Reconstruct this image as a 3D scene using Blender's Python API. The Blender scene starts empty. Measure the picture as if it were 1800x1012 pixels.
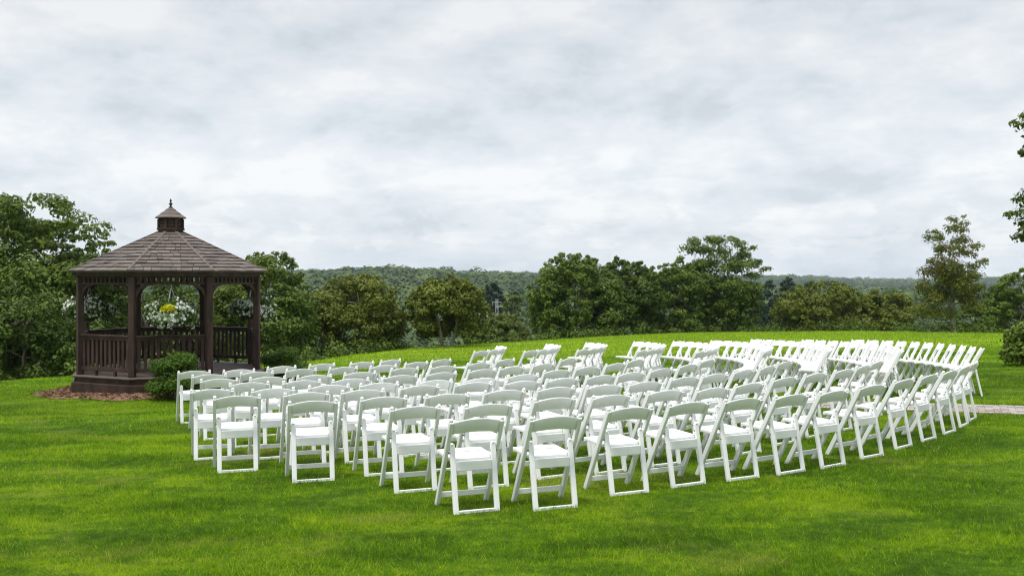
import bpy, bmesh, math, random
import numpy as np
from mathutils import Vector, Matrix

R = math.radians
PI = math.pi
rng = np.random.default_rng(7)
random.seed(7)
S = bpy.context.scene
COL = S.collection

# ------------------------------------------------------------------ camera, light, exposure
F = 1750.0 / 1800.0            # focal length in picture widths
CAMZ = 1.94
cd = bpy.data.cameras.new('camera')
cam = bpy.data.objects.new('camera', cd)
COL.objects.link(cam)
cam.location = (0, 0, CAMZ)
cam.rotation_euler = (R(90), 0, 0)
cd.sensor_width = 36.0
cd.lens = 36.0 * F
cd.shift_y = -22.0 / 1800.0
cd.clip_start = 0.1
cd.clip_end = 20000
S.camera = cam

SUN_EL, SUN_AZ = 69.0, 222.0     # azimuth clockwise from +Y; light comes from behind and left of the camera
w = bpy.data.worlds.new('World')
S.world = w
w.use_nodes = True
nt = w.node_tree
for n in list(nt.nodes):
    nt.nodes.remove(n)


def N(tree, kind, **kw):
    n = tree.nodes.new(kind)
    for k, v in kw.items():
        setattr(n, k, v)
    return n


def L(tree, a, b):
    tree.links.new(a, b)


def math_node(t, op, a, b=None, c=None, clamp=False):
    n = N(t, 'ShaderNodeMath', operation=op)
    n.use_clamp = clamp
    for i, v in enumerate((a, b, c)):
        if v is None:
            continue
        if isinstance(v, (int, float)):
            n.inputs[i].default_value = v
        else:
            L(t, v, n.inputs[i])
    return n.outputs[0]


def map_range(t, v, a, b, c, d, smooth=False):
    n = N(t, 'ShaderNodeMapRange')
    n.interpolation_type = 'SMOOTHSTEP' if smooth else 'LINEAR'
    n.clamp = True
    L(t, v, n.inputs[0])
    for i, x in enumerate((a, b, c, d)):
        n.inputs[i + 1].default_value = x
    return n.outputs[0]


def noise(t, vec, scale, detail=4, rough=0.55, dist=0.0):
    n = N(t, 'ShaderNodeTexNoise')
    L(t, vec, n.inputs['Vector'])
    n.inputs['Scale'].default_value = scale
    n.inputs['Detail'].default_value = detail
    n.inputs['Roughness'].default_value = rough
    n.inputs['Distortion'].default_value = dist
    return n.outputs['Fac']


def mixc(t, fac, a, b, blend='MIX'):
    n = N(t, 'ShaderNodeMix', data_type='RGBA', blend_type=blend)
    if isinstance(fac, (int, float)):
        n.inputs[0].default_value = fac
    else:
        L(t, fac, n.inputs[0])
    for i, v in ((6, a), (7, b)):
        if isinstance(v, tuple):
            n.inputs[i].default_value = (*v, 1)
        else:
            L(t, v, n.inputs[i])
    return n.outputs[2]


def build_sky():
    t = nt
    sky = N(t, 'ShaderNodeTexSky', sky_type='NISHITA')
    sky.sun_disc = False
    sky.sun_elevation = R(SUN_EL)
    sky.sun_rotation = R(SUN_AZ)
    bg1 = N(t, 'ShaderNodeBackground')
    bg1.inputs[1].default_value = 0.12
    L(t, sky.outputs[0], bg1.inputs[0])
    tc = N(t, 'ShaderNodeTexCoord')
    sep = N(t, 'ShaderNodeSeparateXYZ')
    L(t, tc.outputs['Generated'], sep.inputs[0])
    x, y, z = sep.outputs
    zc = math_node(t, 'MAXIMUM', z, 0.0)
    den = math_node(t, 'ADD', zc, 0.11)
    px = math_node(t, 'DIVIDE', x, den)
    py = math_node(t, 'DIVIDE', y, den)
    cmb = N(t, 'ShaderNodeCombineXYZ')
    L(t, math_node(t, 'MULTIPLY', px, 0.8), cmb.inputs[0])
    L(t, py, cmb.inputs[1])
    cmb.inputs[2].default_value = 4.7
    P = cmb.outputs[0]
    big = noise(t, P, 0.42, 5, 0.55, 0.6)
    mid = noise(t, P, 1.15, 8, 0.60, 0.5)
    # rounded masses of cloud seen from the side, in direction space so that they keep their height
    def dirs(sx, sz, off):
        c = N(t, 'ShaderNodeCombineXYZ')
        L(t, math_node(t, 'MULTIPLY', x, sx), c.inputs[0])
        L(t, math_node(t, 'MULTIPLY_ADD', z, sz, off), c.inputs[1])
        L(t, y, c.inputs[2])
        return c.outputs[0]
    puff = noise(t, dirs(1.0, 1.9, 3.1), 6.0, 12, 0.60, 0.15)
    small = noise(t, dirs(1.0, 2.2, 7.7), 17.0, 8, 0.60, 0.4)
    low = map_range(t, z, 0.02, 0.16, 1.0, 0.0, True)
    shade = noise(t, dirs(1.0, 1.9, 3.1), 6.0, 6, 0.50, 0.15)
    a = math_node(t, 'MULTIPLY', big, 0.26)
    a = math_node(t, 'MULTIPLY_ADD', mid, 0.20, a)
    a = math_node(t, 'MULTIPLY_ADD', puff, 0.40, a)
    a = math_node(t, 'MULTIPLY_ADD', small, 0.14, a)
    # light and shade on the masses: compare with the density a little nearer the light
    puff_up = noise(t, dirs(1.0, 1.9, 3.1 + 0.055), 6.0, 6, 0.50, 0.15)
    a = math_node(t, 'MULTIPLY_ADD', math_node(t, 'SUBTRACT', shade, puff_up), 0.36, a)
    a = math_node(t, 'MULTIPLY_ADD', math_node(t, 'SUBTRACT', noise(t, dirs(1.0, 2.4, 5.5), 38.0, 8, 0.62, 0.5), 0.5), 0.10, a)
    # sunlit heads of the low cumulus
    head = map_range(t, noise(t, dirs(1.0, 2.6, 1.3), 13.0, 9, 0.58, 0.3), 0.50, 0.57, 0.0, 0.075, True)
    a = math_node(t, 'MULTIPLY_ADD', head, low, a)
    ramp = N(t, 'ShaderNodeValToRGB')
    L(t, a, ramp.inputs[0])
    e = ramp.color_ramp.elements
    e[0].position = 0.39
    e[0].color = (0.655, 0.706, 0.75, 1)
    e[1].position = 0.60
    e[1].color = (0.94, 0.955, 0.965, 1)
    m = e.new(0.45)
    m.color = (0.745, 0.795, 0.836, 1)
    m = e.new(0.53)
    m.color = (0.84, 0.87, 0.90, 1)
    # overcast sky: brighter overhead than near the horizon
    up = map_range(t, z, 0.38, 0.90, 1.0, 2.6, True)
    hz = map_range(t, z, 0.08, 0.27, 1.03, 0.93, True)
    k = math_node(t, 'MULTIPLY', up, hz)
    k = math_node(t, 'MULTIPLY', k, map_range(t, y, -0.6, 0.3, 0.80, 1.0, True))   # unseen sky behind the camera, dimmed to darken the chair backs
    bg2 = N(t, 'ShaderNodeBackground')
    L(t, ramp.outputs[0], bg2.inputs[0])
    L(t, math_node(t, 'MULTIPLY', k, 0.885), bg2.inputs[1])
    mx = N(t, 'ShaderNodeMixShader')
    mx.inputs[0].default_value = 0.93
    L(t, bg1.outputs[0], mx.inputs[1])
    L(t, bg2.outputs[0], mx.inputs[2])
    out = N(t, 'ShaderNodeOutputWorld')
    L(t, mx.outputs[0], out.inputs[0])


build_sky()
sl = bpy.data.lights.new('sun', 'SUN')
sl.energy = 2.25
sl.angle = R(8)
sl.color = (1.0, 0.96, 0.89)
so = bpy.data.objects.new('sun', sl)
COL.objects.link(so)
sd = Vector((math.sin(R(SUN_AZ)) * math.cos(R(SUN_EL)), math.cos(R(SUN_AZ)) * math.cos(R(SUN_EL)), math.sin(R(SUN_EL))))
so.rotation_euler = sd.to_track_quat('Z', 'Y').to_euler()
so.location = sd * 60

S.view_settings.view_transform = 'Standard'
S.view_settings.look = 'None'
S.view_settings.exposure = 0.22
S.view_settings.gamma = 1.0
S.render.engine = 'CYCLES'
S.cycles.max_bounces = 6
S.cycles.diffuse_bounces = 3
S.cycles.glossy_bounces = 2
S.cycles.transmission_bounces = 4
S.cycles.transparent_max_bounces = 4
S.cycles.volume_bounces = 0
S.cycles.use_denoising = True
S.cycles.filter_width = 1.15
S.cycles.sample_clamp_indirect = 4.0

# ------------------------------------------------------------------ helpers


def tag(o, label=None, cat=None, group=None, kind=None):
    if label:
        o['label'] = label
    if cat:
        o['category'] = cat
    if group:
        o['group'] = group
    if kind:
        o['kind'] = kind
    return o


def empty(name, loc, label, cat, group=None, rz=0.0):
    o = bpy.data.objects.new(name, None)
    o.empty_display_size = 0.2
    o.location = loc
    o.rotation_euler = (0, 0, rz)
    COL.objects.link(o)
    return tag(o, label, cat, group)


def link(name, me, mat=None, parent=None):
    if mat is not None:
        me.materials.append(mat)
    o = bpy.data.objects.new(name, me)
    COL.objects.link(o)
    if parent is not None:
        o.parent = parent
    return o


def np_mesh(name, verts, faces, smooth=False):
    """verts (n,3) array, faces (m,k) index array"""
    me = bpy.data.meshes.new(name)
    faces = np.asarray(faces, dtype=np.int32)
    m, k = faces.shape
    me.vertices.add(len(verts))
    me.vertices.foreach_set('co', np.asarray(verts, dtype=np.float32).ravel())
    me.loops.add(m * k)
    me.loops.foreach_set('vertex_index', faces.ravel())
    me.polygons.add(m)
    me.polygons.foreach_set('loop_start', np.arange(0, m * k, k, dtype=np.int32))
    me.update(calc_edges=True)
    if smooth:
        me.polygons.foreach_set('use_smooth', np.ones(m, dtype=bool))
    return me


class MB:
    """collects plain solids and links them as one mesh object"""

    def __init__(self):
        self.bm = bmesh.new()

    def hexa(self, c8):
        v = [self.bm.verts.new(c) for c in c8]
        fs = []
        for f in ((0, 3, 2, 1), (4, 5, 6, 7), (0, 1, 5, 4), (1, 2, 6, 5), (2, 3, 7, 6), (3, 0, 4, 7)):
            fs.append(self.bm.faces.new([v[i] for i in f]))
        return fs

    def box(self, c, s, M=None, bevel=0.0):
        hx, hy, hz = s[0] / 2, s[1] / 2, s[2] / 2
        pts = [Vector((sx * hx, sy * hy, sz * hz)) for sz in (-1, 1) for sx, sy in ((-1, -1), (1, -1), (1, 1), (-1, 1))]
        if M is not None:
            pts = [M @ p for p in pts]
        c = Vector(c)
        fs = self.hexa([p + c for p in pts])
        self._bev(fs, bevel)

    def bar(self, p0, p1, wx, wy, xdir=(1, 0, 0), bevel=0.0):
        """bar from p0 to p1; wx along xdir, wy across"""
        p0, p1 = Vector(p0), Vector(p1)
        d = (p1 - p0).normalized()
        x = Vector(xdir)
        x = (x - d * x.dot(d)).normalized()
        y = d.cross(x)
        c8 = []
        for p in (p0, p1):
            for sx, sy in ((-1, -1), (1, -1), (1, 1), (-1, 1)):
                c8.append(p + x * (sx * wx / 2) + y * (sy * wy / 2))
        fs = self.hexa(c8)
        self._bev(fs, bevel)

    def _bev(self, fs, b):
        if b > 0:
            es = list({e for f in fs for e in f.edges})
            bmesh.ops.bevel(self.bm, geom=es, offset=b, offset_type='OFFSET', segments=2, profile=0.5, affect='EDGES')

    def tube(self, pts, radii, seg=8, cap=True):
        rings = []
        pts = [Vector(p) for p in pts]
        ref = Vector((0.31, 0.77, 0.55)).normalized()
        for i, p in enumerate(pts):
            d = (pts[min(i + 1, len(pts) - 1)] - pts[max(i - 1, 0)]).normalized()
            x = d.cross(ref)
            if x.length < 1e-4:
                x = d.cross(Vector((1, 0, 0)))
            x.normalize()
            y = d.cross(x)
            r = radii[i] if hasattr(radii, '__len__') else radii
            rings.append([self.bm.verts.new(p + (x * math.cos(a) + y * math.sin(a)) * r)
                          for a in [2 * PI * k / seg for k in range(seg)]])
        for a, b in zip(rings, rings[1:]):
            for k in range(seg):
                f = self.bm.faces.new((a[k], a[(k + 1) % seg], b[(k + 1) % seg], b[k]))
                f.smooth = True
        if cap:
            self.bm.faces.new(rings[0][::-1])
            self.bm.faces.new(rings[-1])

    def lathe(self, c, prof, seg=16, rot=0.0, smooth=True):
        """prof: (radius, z) pairs going up"""
        c = Vector(c)
        rings = []
        for r, z in prof:
            rings.append([self.bm.verts.new(c + Vector((r * math.cos(rot + 2 * PI * k / seg), r * math.sin(rot + 2 * PI * k / seg), z))) for k in range(seg)])
        for a, b in zip(rings, rings[1:]):
            for k in range(seg):
                f = self.bm.faces.new((a[k], a[(k + 1) % seg], b[(k + 1) % seg], b[k]))
                f.smooth = smooth
        self.bm.faces.new(rings[0][::-1])
        self.bm.faces.new(rings[-1])

    def mesh(self, name, smooth_angle=None):
        bmesh.ops.recalc_face_normals(self.bm, faces=self.bm.faces)
        me = bpy.data.meshes.new(name)
        self.bm.to_mesh(me)
        self.bm.free()
        return me

    def build(self, name, mat, parent=None):
        return link(name, self.mesh(name), mat, parent)


# ------------------------------------------------------------------ materials


def new_mat(name):
    m = bpy.data.materials.new(name)
    m.use_nodes = True
    t = m.node_tree
    b = t.nodes['Principled BSDF']
    return m, t, b


def mat_noise(name, c0, c1, scale=3.0, rough=0.6, bump=0.0, bscale=None, detail=4, lo=0.35, hi=0.65, stretch=None, spec=0.5):
    m, t, b = new_mat(name)
    tc = N(t, 'ShaderNodeTexCoord')
    vec = tc.outputs['Object']
    if stretch:
        mp = N(t, 'ShaderNodeMapping')
        mp.inputs['Scale'].default_value = stretch
        L(t, vec, mp.inputs[0])
        vec = mp.outputs[0]
    f = map_range(t, noise(t, vec, scale, detail), lo, hi, 0, 1)
    L(t, mixc(t, f, c0, c1), b.inputs['Base Color'])
    b.inputs['Roughness'].default_value = rough
    b.inputs['Specular IOR Level'].default_value = spec
    if bump:
        bn = N(t, 'ShaderNodeBump')
        bn.inputs['Strength'].default_value = bump
        bn.inputs['Distance'].default_value = 0.01
        L(t, noise(t, vec, bscale or scale * 6, 5), bn.inputs['Height'])
        L(t, bn.outputs[0], b.inputs['Normal'])
    return m


def mat_leaf(name, c0, c1, c2=None, transl=0.30, tcol=None, rough=0.5, c2_amount=0.12):
    """leaves: colour differs from leaf to leaf and in loose clumps"""
    m, t, b = new_mat(name)
    g = N(t, 'ShaderNodeNewGeometry')
    tc = N(t, 'ShaderNodeTexCoord')
    rnd = g.outputs['Random Per Island']
    cl = noise(t, tc.outputs['Object'], 0.75, 3)
    f = math_node(t, 'MULTIPLY_ADD', rnd, 0.55, math_node(t, 'MULTIPLY_ADD', cl, 1.5, -0.52), clamp=True)
    col = mixc(t, f, c0, c1)
    if c2:
        cl2 = noise(t, tc.outputs['Object'], 0.5, 2)
        k = math_node(t, 'MULTIPLY_ADD', rnd, 0.35, cl2)
        f2 = map_range(t, k, 0.86 - c2_amount * 2, 0.95 - c2_amount, 0, 1)
        col = mixc(t, f2, col, c2)
    L(t, col, b.inputs['Base Color'])
    b.inputs['Roughness'].default_value = rough
    b.inputs['Specular IOR Level'].default_value = 0.16
    tr = N(t, 'ShaderNodeBsdfTranslucent')
    L(t, mixc(t, 0.45, col, tcol or (0.14, 0.23, 0.02)), tr.inputs[0])
    mx = N(t, 'ShaderNodeMixShader')
    mx.inputs[0].default_value = transl
    L(t, b.outputs[0], mx.inputs[1])
    L(t, tr.outputs[0], mx.inputs[2])
    L(t, mx.outputs[0], t.nodes['Material Output'].inputs[0])
    return m


def lawn_color(t, rnd=None):
    """shared by the ground and the blades, so that patches coincide"""
    g = N(t, 'ShaderNodeNewGeometry')
    sep = N(t, 'ShaderNodeSeparateXYZ')
    L(t, g.outputs['Position'], sep.inputs[0])
    pos = N(t, 'ShaderNodeCombineXYZ')
    L(t, sep.outputs[0], pos.inputs[0])
    L(t, sep.outputs[1], pos.inputs[1])
    P = pos.outputs[0]
    mp = N(t, 'ShaderNodeMapping')
    mp.inputs['Scale'].default_value = (0.55, 1.0, 1.0)
    L(t, P, mp.inputs[0])
    big = map_range(t, noise(t, mp.outputs[0], 0.32, 4, 0.6, 0.4), 0.36, 0.64, 0, 1)
    mid = map_range(t, noise(t, mp.outputs[0], 1.7, 6, 0.68, 0.5), 0.36, 0.64, 0, 1)
    fine = map_range(t, noise(t, P, 9.0, 5, 0.65), 0.35, 0.65, 0, 1)
    f = math_node(t, 'MULTIPLY', big, 0.36)
    f = math_node(t, 'MULTIPLY_ADD', mid, 0.38, f)
    f = math_node(t, 'MULTIPLY_ADD', fine, 0.26, f)
    f = math_node(t, 'MULTIPLY_ADD', f, 1.5, -0.25, clamp=True)
    if rnd is not None:
        f = math_node(t, 'MULTIPLY_ADD', math_node(t, 'SUBTRACT', rnd, 0.5), 0.75, f, clamp=True)
    ramp = N(t, 'ShaderNodeValToRGB')
    L(t, f, ramp.inputs[0])
    e = ramp.color_ramp.elements
    e[0].position = 0.08
    e[0].color = (0.034, 0.098, 0.0015, 1)
    e[1].position = 0.95
    e[1].color = (0.300, 0.440, 0.006, 1)
    k = e.new(0.5)
    k.color = (0.104, 0.235, 0.002, 1)
    col = ramp.outputs[0]
    # dry straw patches
    dry = map_range(t, noise(t, mp.outputs[0], 0.85, 6, 0.68, 0.8), 0.55, 0.68, 0, 0.70)
    col = mixc(t, dry, col, (0.32, 0.34, 0.055))
    if rnd is not None:
        straw = map_range(t, math_node(t, 'FRACT', math_node(t, 'MULTIPLY', rnd, 37.7)), 0.94, 0.95, 0, 0.75)
        col = mixc(t, straw, col, (0.42, 0.44, 0.09))
    # the longer, paler grass beyond the last mowing line
    wob = math_node(t, 'MULTIPLY_ADD', noise(t, P, 0.25, 2), 1.2, -0.6)
    yy = math_node(t, 'ADD', sep.outputs[1], wob)
    far = map_range(t, yy, 32.8, 33.3, 0, 0.7)
    col = mixc(t, far, col, (0.255, 0.375, 0.022))
    strip = map_range(t, math_node(t, 'SINE', math_node(t, 'MULTIPLY', yy, 1.9)), -0.3, 0.3, 0, 0.20)
    strip = math_node(t, 'MULTIPLY', strip, map_range(t, sep.outputs[1], 14.0, 19.0, 0, 1))
    col = mixc(t, strip, col, (0.03, 0.09, 0.006))
    return col, sep, P


def mat_ground():
    m, t, b = new_mat('lawn_turf')
    col, sep, P = lawn_color(t)
    r = math_node(t, 'POWER', math_node(t, 'ADD', math_node(t, 'POWER', sep.outputs[0], 2.0), math_node(t, 'POWER', sep.outputs[1], 2.0)), 0.5)
    col = mixc(t, map_range(t, r, 26, 40, 0.55, 0.0), col, (0.030, 0.048, 0.004))     # thatch between the blades
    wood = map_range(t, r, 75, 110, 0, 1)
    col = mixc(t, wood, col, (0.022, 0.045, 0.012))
    L(t, col, b.inputs['Base Color'])
    b.inputs['Roughness'].default_value = 0.95
    b.inputs['Specular IOR Level'].default_value = 0.1
    bn = N(t, 'ShaderNodeBump')
    bn.inputs['Strength'].default_value = 0.9
    bn.inputs['Distance'].default_value = 0.04
    L(t, noise(t, P, 26.0, 6, 0.7), bn.inputs['Height'])
    L(t, bn.outputs[0], b.inputs['Normal'])
    return m


def mat_grass():
    m, t, b = new_mat('grass_blade')
    g = N(t, 'ShaderNodeNewGeometry')
    col, sep, P = lawn_color(t, g.outputs['Random Per Island'])
    L(t, col, b.inputs['Base Color'])
    b.inputs['Roughness'].default_value = 0.6
    b.inputs['Specular IOR Level'].default_value = 0.05
    tr = N(t, 'ShaderNodeBsdfTranslucent')
    L(t, mixc(t, 0.25, col, (0.24, 0.36, 0.006)), tr.inputs[0])
    mx = N(t, 'ShaderNodeMixShader')
    mx.inputs[0].default_value = 0.42
    L(t, b.outputs[0], mx.inputs[1])
    L(t, tr.outputs[0], mx.inputs[2])
    L(t, mx.outputs[0], t.nodes['Material Output'].inputs[0])
    return m


M = {}
M['ground'] = mat_ground()
M['grass'] = mat_grass()
M['white'] = mat_noise('white_resin', (0.82, 0.825, 0.825), (0.87, 0.875, 0.87), 7.0, 0.38, 0.05, 60, spec=0.4)
M['stain'] = mat_noise('brown_stained_wood', (0.030, 0.0165, 0.013), (0.066, 0.040, 0.032), 6.0, 0.6, 0.35, 40, stretch=(1, 1, 0.35), spec=0.25)
M['deck'] = mat_noise('worn_deck_boards', (0.075, 0.052, 0.042), (0.13, 0.098, 0.082), 5.0, 0.7, 0.3, 40)
M['bark'] = mat_noise('tree_bark', (0.10, 0.085, 0.065), (0.20, 0.18, 0.145), 6.0, 0.9, 0.6, 30, stretch=(1, 1, 0.3))
M['pale_bark'] = mat_noise('pale_tree_bark', (0.22, 0.195, 0.155), (0.36, 0.33, 0.27), 6.0, 0.9, 0.6, 30, stretch=(1, 1, 0.3))
M['mulch'] = mat_noise('bark_mulch', (0.125, 0.066, 0.034), (0.30, 0.185, 0.110), 22.0, 0.95, 0.9, 70, detail=6)
M['metal'] = mat_noise('grey_wire', (0.30, 0.31, 0.31), (0.45, 0.46, 0.46), 9.0, 0.4)
M['pot'] = mat_noise('dark_fibre_pot', (0.03, 0.022, 0.014), (0.07, 0.05, 0.03), 20.0, 0.9, 0.5)
M['petal'] = mat_leaf('white_petal', (0.80, 0.80, 0.76), (0.90, 0.90, 0.88), transl=0.45, tcol=(0.9, 0.9, 0.88))
M['steel'] = mat_noise('galvanised_steel', (0.42, 0.43, 0.44), (0.58, 0.59, 0.60), 0.8, 0.5)
M['bolt'] = mat_noise('dark_bolt_steel', (0.06, 0.06, 0.06), (0.12, 0.12, 0.12), 9.0, 0.5)
M['house'] = mat_noise('pale_siding', (0.55, 0.47, 0.40), (0.66, 0.58, 0.50), 0.6, 0.8)
M['house_white'] = mat_noise('white_siding', (0.70, 0.70, 0.68), (0.80, 0.80, 0.78), 0.6, 0.8)
M['roofing'] = mat_noise('grey_roofing', (0.10, 0.095, 0.09), (0.18, 0.17, 0.16), 0.8, 0.9)
M['pane'] = mat_noise('dark_window_glass', (0.03, 0.035, 0.04), (0.05, 0.055, 0.06), 0.6, 0.15)


def mat_shake():
    m, t, b = new_mat('weathered_shakes')
    g = N(t, 'ShaderNodeNewGeometry')
    tc = N(t, 'ShaderNodeTexCoord')
    nz = noise(t, tc.outputs['Object'], 9.0, 6, 0.65)
    f = math_node(t, 'MULTIPLY_ADD', g.outputs['Random Per Island'], 0.6, math_node(t, 'MULTIPLY_ADD', nz, 1.1, -0.35), clamp=True)
    L(t, mixc(t, f, (0.064, 0.048, 0.041), (0.165, 0.132, 0.116)), b.inputs['Base Color'])
    b.inputs['Roughness'].default_value = 0.75
    bn = N(t, 'ShaderNodeBump')
    bn.inputs['Strength'].default_value = 0.4
    bn.inputs['Distance'].default_value = 0.01
    L(t, noise(t, tc.outputs['Object'], 45, 4), bn.inputs['Height'])
    L(t, bn.outputs[0], b.inputs['Normal'])
    return m


def mat_brick():
    m, t, b = new_mat('path_bricks')
    g = N(t, 'ShaderNodeNewGeometry')
    tc = N(t, 'ShaderNodeTexCoord')
    nz = noise(t, tc.outputs['Object'], 14.0, 5)
    f = math_node(t, 'MULTIPLY_ADD', g.outputs['Random Per Island'], 0.75, math_node(t, 'MULTIPLY_ADD', nz, 0.8, -0.3), clamp=True)
    L(t, mixc(t, f, (0.185, 0.155, 0.135), (0.40, 0.365, 0.335)), b.inputs['Base Color'])
    b.inputs['Roughness'].default_value = 0.85
    return m


M['shake'] = mat_shake()
M['brick'] = mat_brick()
M['leaf_dark'] = mat_leaf('dark_green_leaves', (0.022, 0.048, 0.006), (0.115, 0.165, 0.022), transl=0.16)
M['leaf_mid'] = mat_leaf('mid_green_leaves', (0.030, 0.062, 0.007), (0.155, 0.215, 0.028), transl=0.18)
M['leaf_olive'] = mat_leaf('olive_leaves', (0.042, 0.066, 0.007), (0.195, 0.220, 0.030), transl=0.18)
M['leaf_light'] = mat_leaf('light_green_leaves', (0.070, 0.105, 0.018), (0.185, 0.225, 0.045), transl=0.28)
M['leaf_blue'] = mat_leaf('conifer_needles', (0.010, 0.028, 0.014), (0.030, 0.062, 0.030), transl=0.10)
M['leaf_autumn'] = mat_leaf('turning_leaves', (0.046, 0.060, 0.008), (0.175, 0.200, 0.022), c2=(0.15, 0.065, 0.020), transl=0.25, c2_amount=0.03)
M['leaf_box'] = mat_leaf('boxwood_leaves', (0.022, 0.056, 0.004), (0.095, 0.180, 0.012), transl=0.2)
M['leaf_rhodo'] = mat_leaf('broad_shrub_leaves', (0.044, 0.085, 0.008), (0.185, 0.250, 0.028), c2=(0.13, 0.07, 0.03), transl=0.2, c2_amount=0.02)
M['leaf_basket'] = mat_leaf('basket_leaves', (0.030, 0.075, 0.010), (0.100, 0.185, 0.025), transl=0.25)
M['leaf_lime'] = mat_leaf('lime_leaves', (0.42, 0.46, 0.015), (0.62, 0.60, 0.03), transl=0.3, tcol=(0.6, 0.6, 0.02))
M['leaf_forest'] = mat_leaf('forest_leaves', (0.016, 0.036, 0.014), (0.060, 0.090, 0.030), transl=0.12)


def forest_mat():
    m = M['leaf_forest']
    t = m.node_tree
    tc = N(t, 'ShaderNodeTexCoord')
    g = N(t, 'ShaderNodeNewGeometry')
    f = noise(t, tc.outputs['Object'], 0.055, 4, 0.7)
    at_ = N(t, 'ShaderNodeAttribute', attribute_name='tint')
    f = math_node(t, 'MULTIPLY_ADD', at_.outputs['Fac'], 0.75, math_node(t, 'MULTIPLY_ADD', f, 1.6, -0.78), clamp=True)
    col = mixc(t, f, (0.012, 0.040, 0.010), (0.115, 0.160, 0.030))
    L(t, col, t.nodes['Principled BSDF'].inputs['Base Color'])


forest_mat()



def vary_chairs():
    t = M['white'].node_tree
    b = t.nodes['Principled BSDF']
    src = b.inputs['Base Color'].links[0].from_socket
    oi = N(t, 'ShaderNodeObjectInfo')
    v = map_range(t, oi.outputs['Random'], 0, 1, 0.0, 0.10)
    tc = N(t, 'ShaderNodeTexCoord')
    gr = map_range(t, noise(t, tc.outputs['Object'], 11.0, 6, 0.7, 0.5), 0.56, 0.72, 0, 0.22)
    col = mixc(t, v, src, (0.70, 0.69, 0.65))
    col = mixc(t, gr, col, (0.62, 0.61, 0.55))
    L(t, col, b.inputs['Base Color'])


vary_chairs()

# ------------------------------------------------------------------ the ground
G = Vector((-7.37, 21.5, 0))       # centre of the gazebo


def slope_z(x, y):
    q = -0.539 * x + 0.842 * y - 9.2
    return -0.0445 * 0.5 * (q + np.sqrt(q * q + 6.0)) + 0.006



def az_of(u):
    return math.atan(u)


_cu = [-0.55, -0.48, -0.34, -0.206, -0.103, 0.0, 0.171, 0.343, 0.486, 0.60]
_cd = [25.0, 27.0, 29.0, 33.0, 44.0, 50.0, 62.0, 56.0, 46.0, 44.0]
CAZ = np.array([-PI, -1.2] + [math.atan(u) for u in _cu] + [1.2, PI])
CRR = np.array([45.0, 34.0] + [d * math.sqrt(1 + u * u) for u, d in zip(_cu, _cd)] + [50.0, 45.0])


def px_u(px):
    return (px - 900.0) / 1750.0


_r1px = np.array([-900, 300, 480, 540, 610, 650, 700, 760, 800, 870, 950, 1040, 1200, 1400, 1700, 2600])
_r1y = np.array([476, 474, 474, 473, 468, 466, 467, 467, 473, 478, 481, 487, 492, 498, 502, 502])
_r2px = np.array([-900, 300, 500, 620, 800, 950, 1150, 1340, 1430, 1500, 1600, 1700, 1770, 1850, 2600])
_r2y = np.array([470, 470, 471, 471, 474, 476, 480, 481, 483, 488, 489, 486, 483, 482, 482])
D1, D2 = 850.0, 2300.0


def terrain(x, y):
    x = np.asarray(x, dtype=float)
    y = np.asarray(y, dtype=float)
    r = np.hypot(x, y)
    az = np.arctan2(x, y)
    rc = np.interp(az, CAZ, CRR)
    rr = np.maximum(r, 1e-6)
    k = np.minimum(r, rc + 20) / rr
    xp, yp = x * k, y * k
    z = slope_z(xp, yp)
    d = np.maximum(r - rc, 0)
    drop = np.where(d < 12, 0.0125 * d * d, 1.8 + 0.30 * (d - 12))
    z = z - drop
    # round the gazebo the ground is raised a little
    gd = np.hypot(x - G.x, y - G.y)
    z = z + 0.09 * np.clip((4.4 - gd) / 2.2, 0, 1) ** 2 * (3 - 2 * np.clip((4.4 - gd) / 2.2, 0, 1))
    # valley and hills
    ca = np.cos(np.clip(az, -1.25, 1.25))
    px = 900 + 1750 * np.tan(np.clip(az, -1.0, 1.0))
    y1 = np.interp(px, _r1px, _r1y)
    y2 = np.interp(px, _r2px, _r2y)
    dep = r * ca
    z1 = CAMZ + (484 - y1) / 1750 * D1 - 13.5
    z2 = CAMZ + (484 - y2) / 1750 * D2 - 19.0
    floor = -20.0
    s1 = np.clip((dep - 170) / (D1 - 170), 0, 1)
    s1 = s1 * s1 * (3 - 2 * s1)
    v = floor + (z1 - floor) * s1
    s2 = np.clip((dep - D1) / 500, 0, 1)
    s2 = s2 * s2 * (3 - 2 * s2)
    v = v + (floor - z1) * s2 * 1.0
    s3 = np.clip((dep - 1400) / (D2 - 1400), 0, 1)
    s3 = s3 * s3 * (3 - 2 * s3)
    v = v + (z2 - floor) * s3
    s4 = np.clip((dep - D2) / 900, 0, 1)
    v = v - 30 * s4
    bumps = 1.6 * np.sin(x * 0.013 + 1) * np.sin(y * 0.011) * np.clip((dep - 200) / 300, 0, 1)
    v = v + bumps
    h = 4.0
    m = np.clip(0.5 + 0.5 * (v - z) / h, 0, 1)
    return z * (1 - m) + v * m + h * m * (1 - m)


def gz(x, y):
    return float(terrain(x, y))


def at(px, D, dz=0.0):
    """the point of the ground seen in column px at depth D"""
    x = px_u(px) * D
    return Vector((x, D, gz(x, D) + dz))


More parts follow.
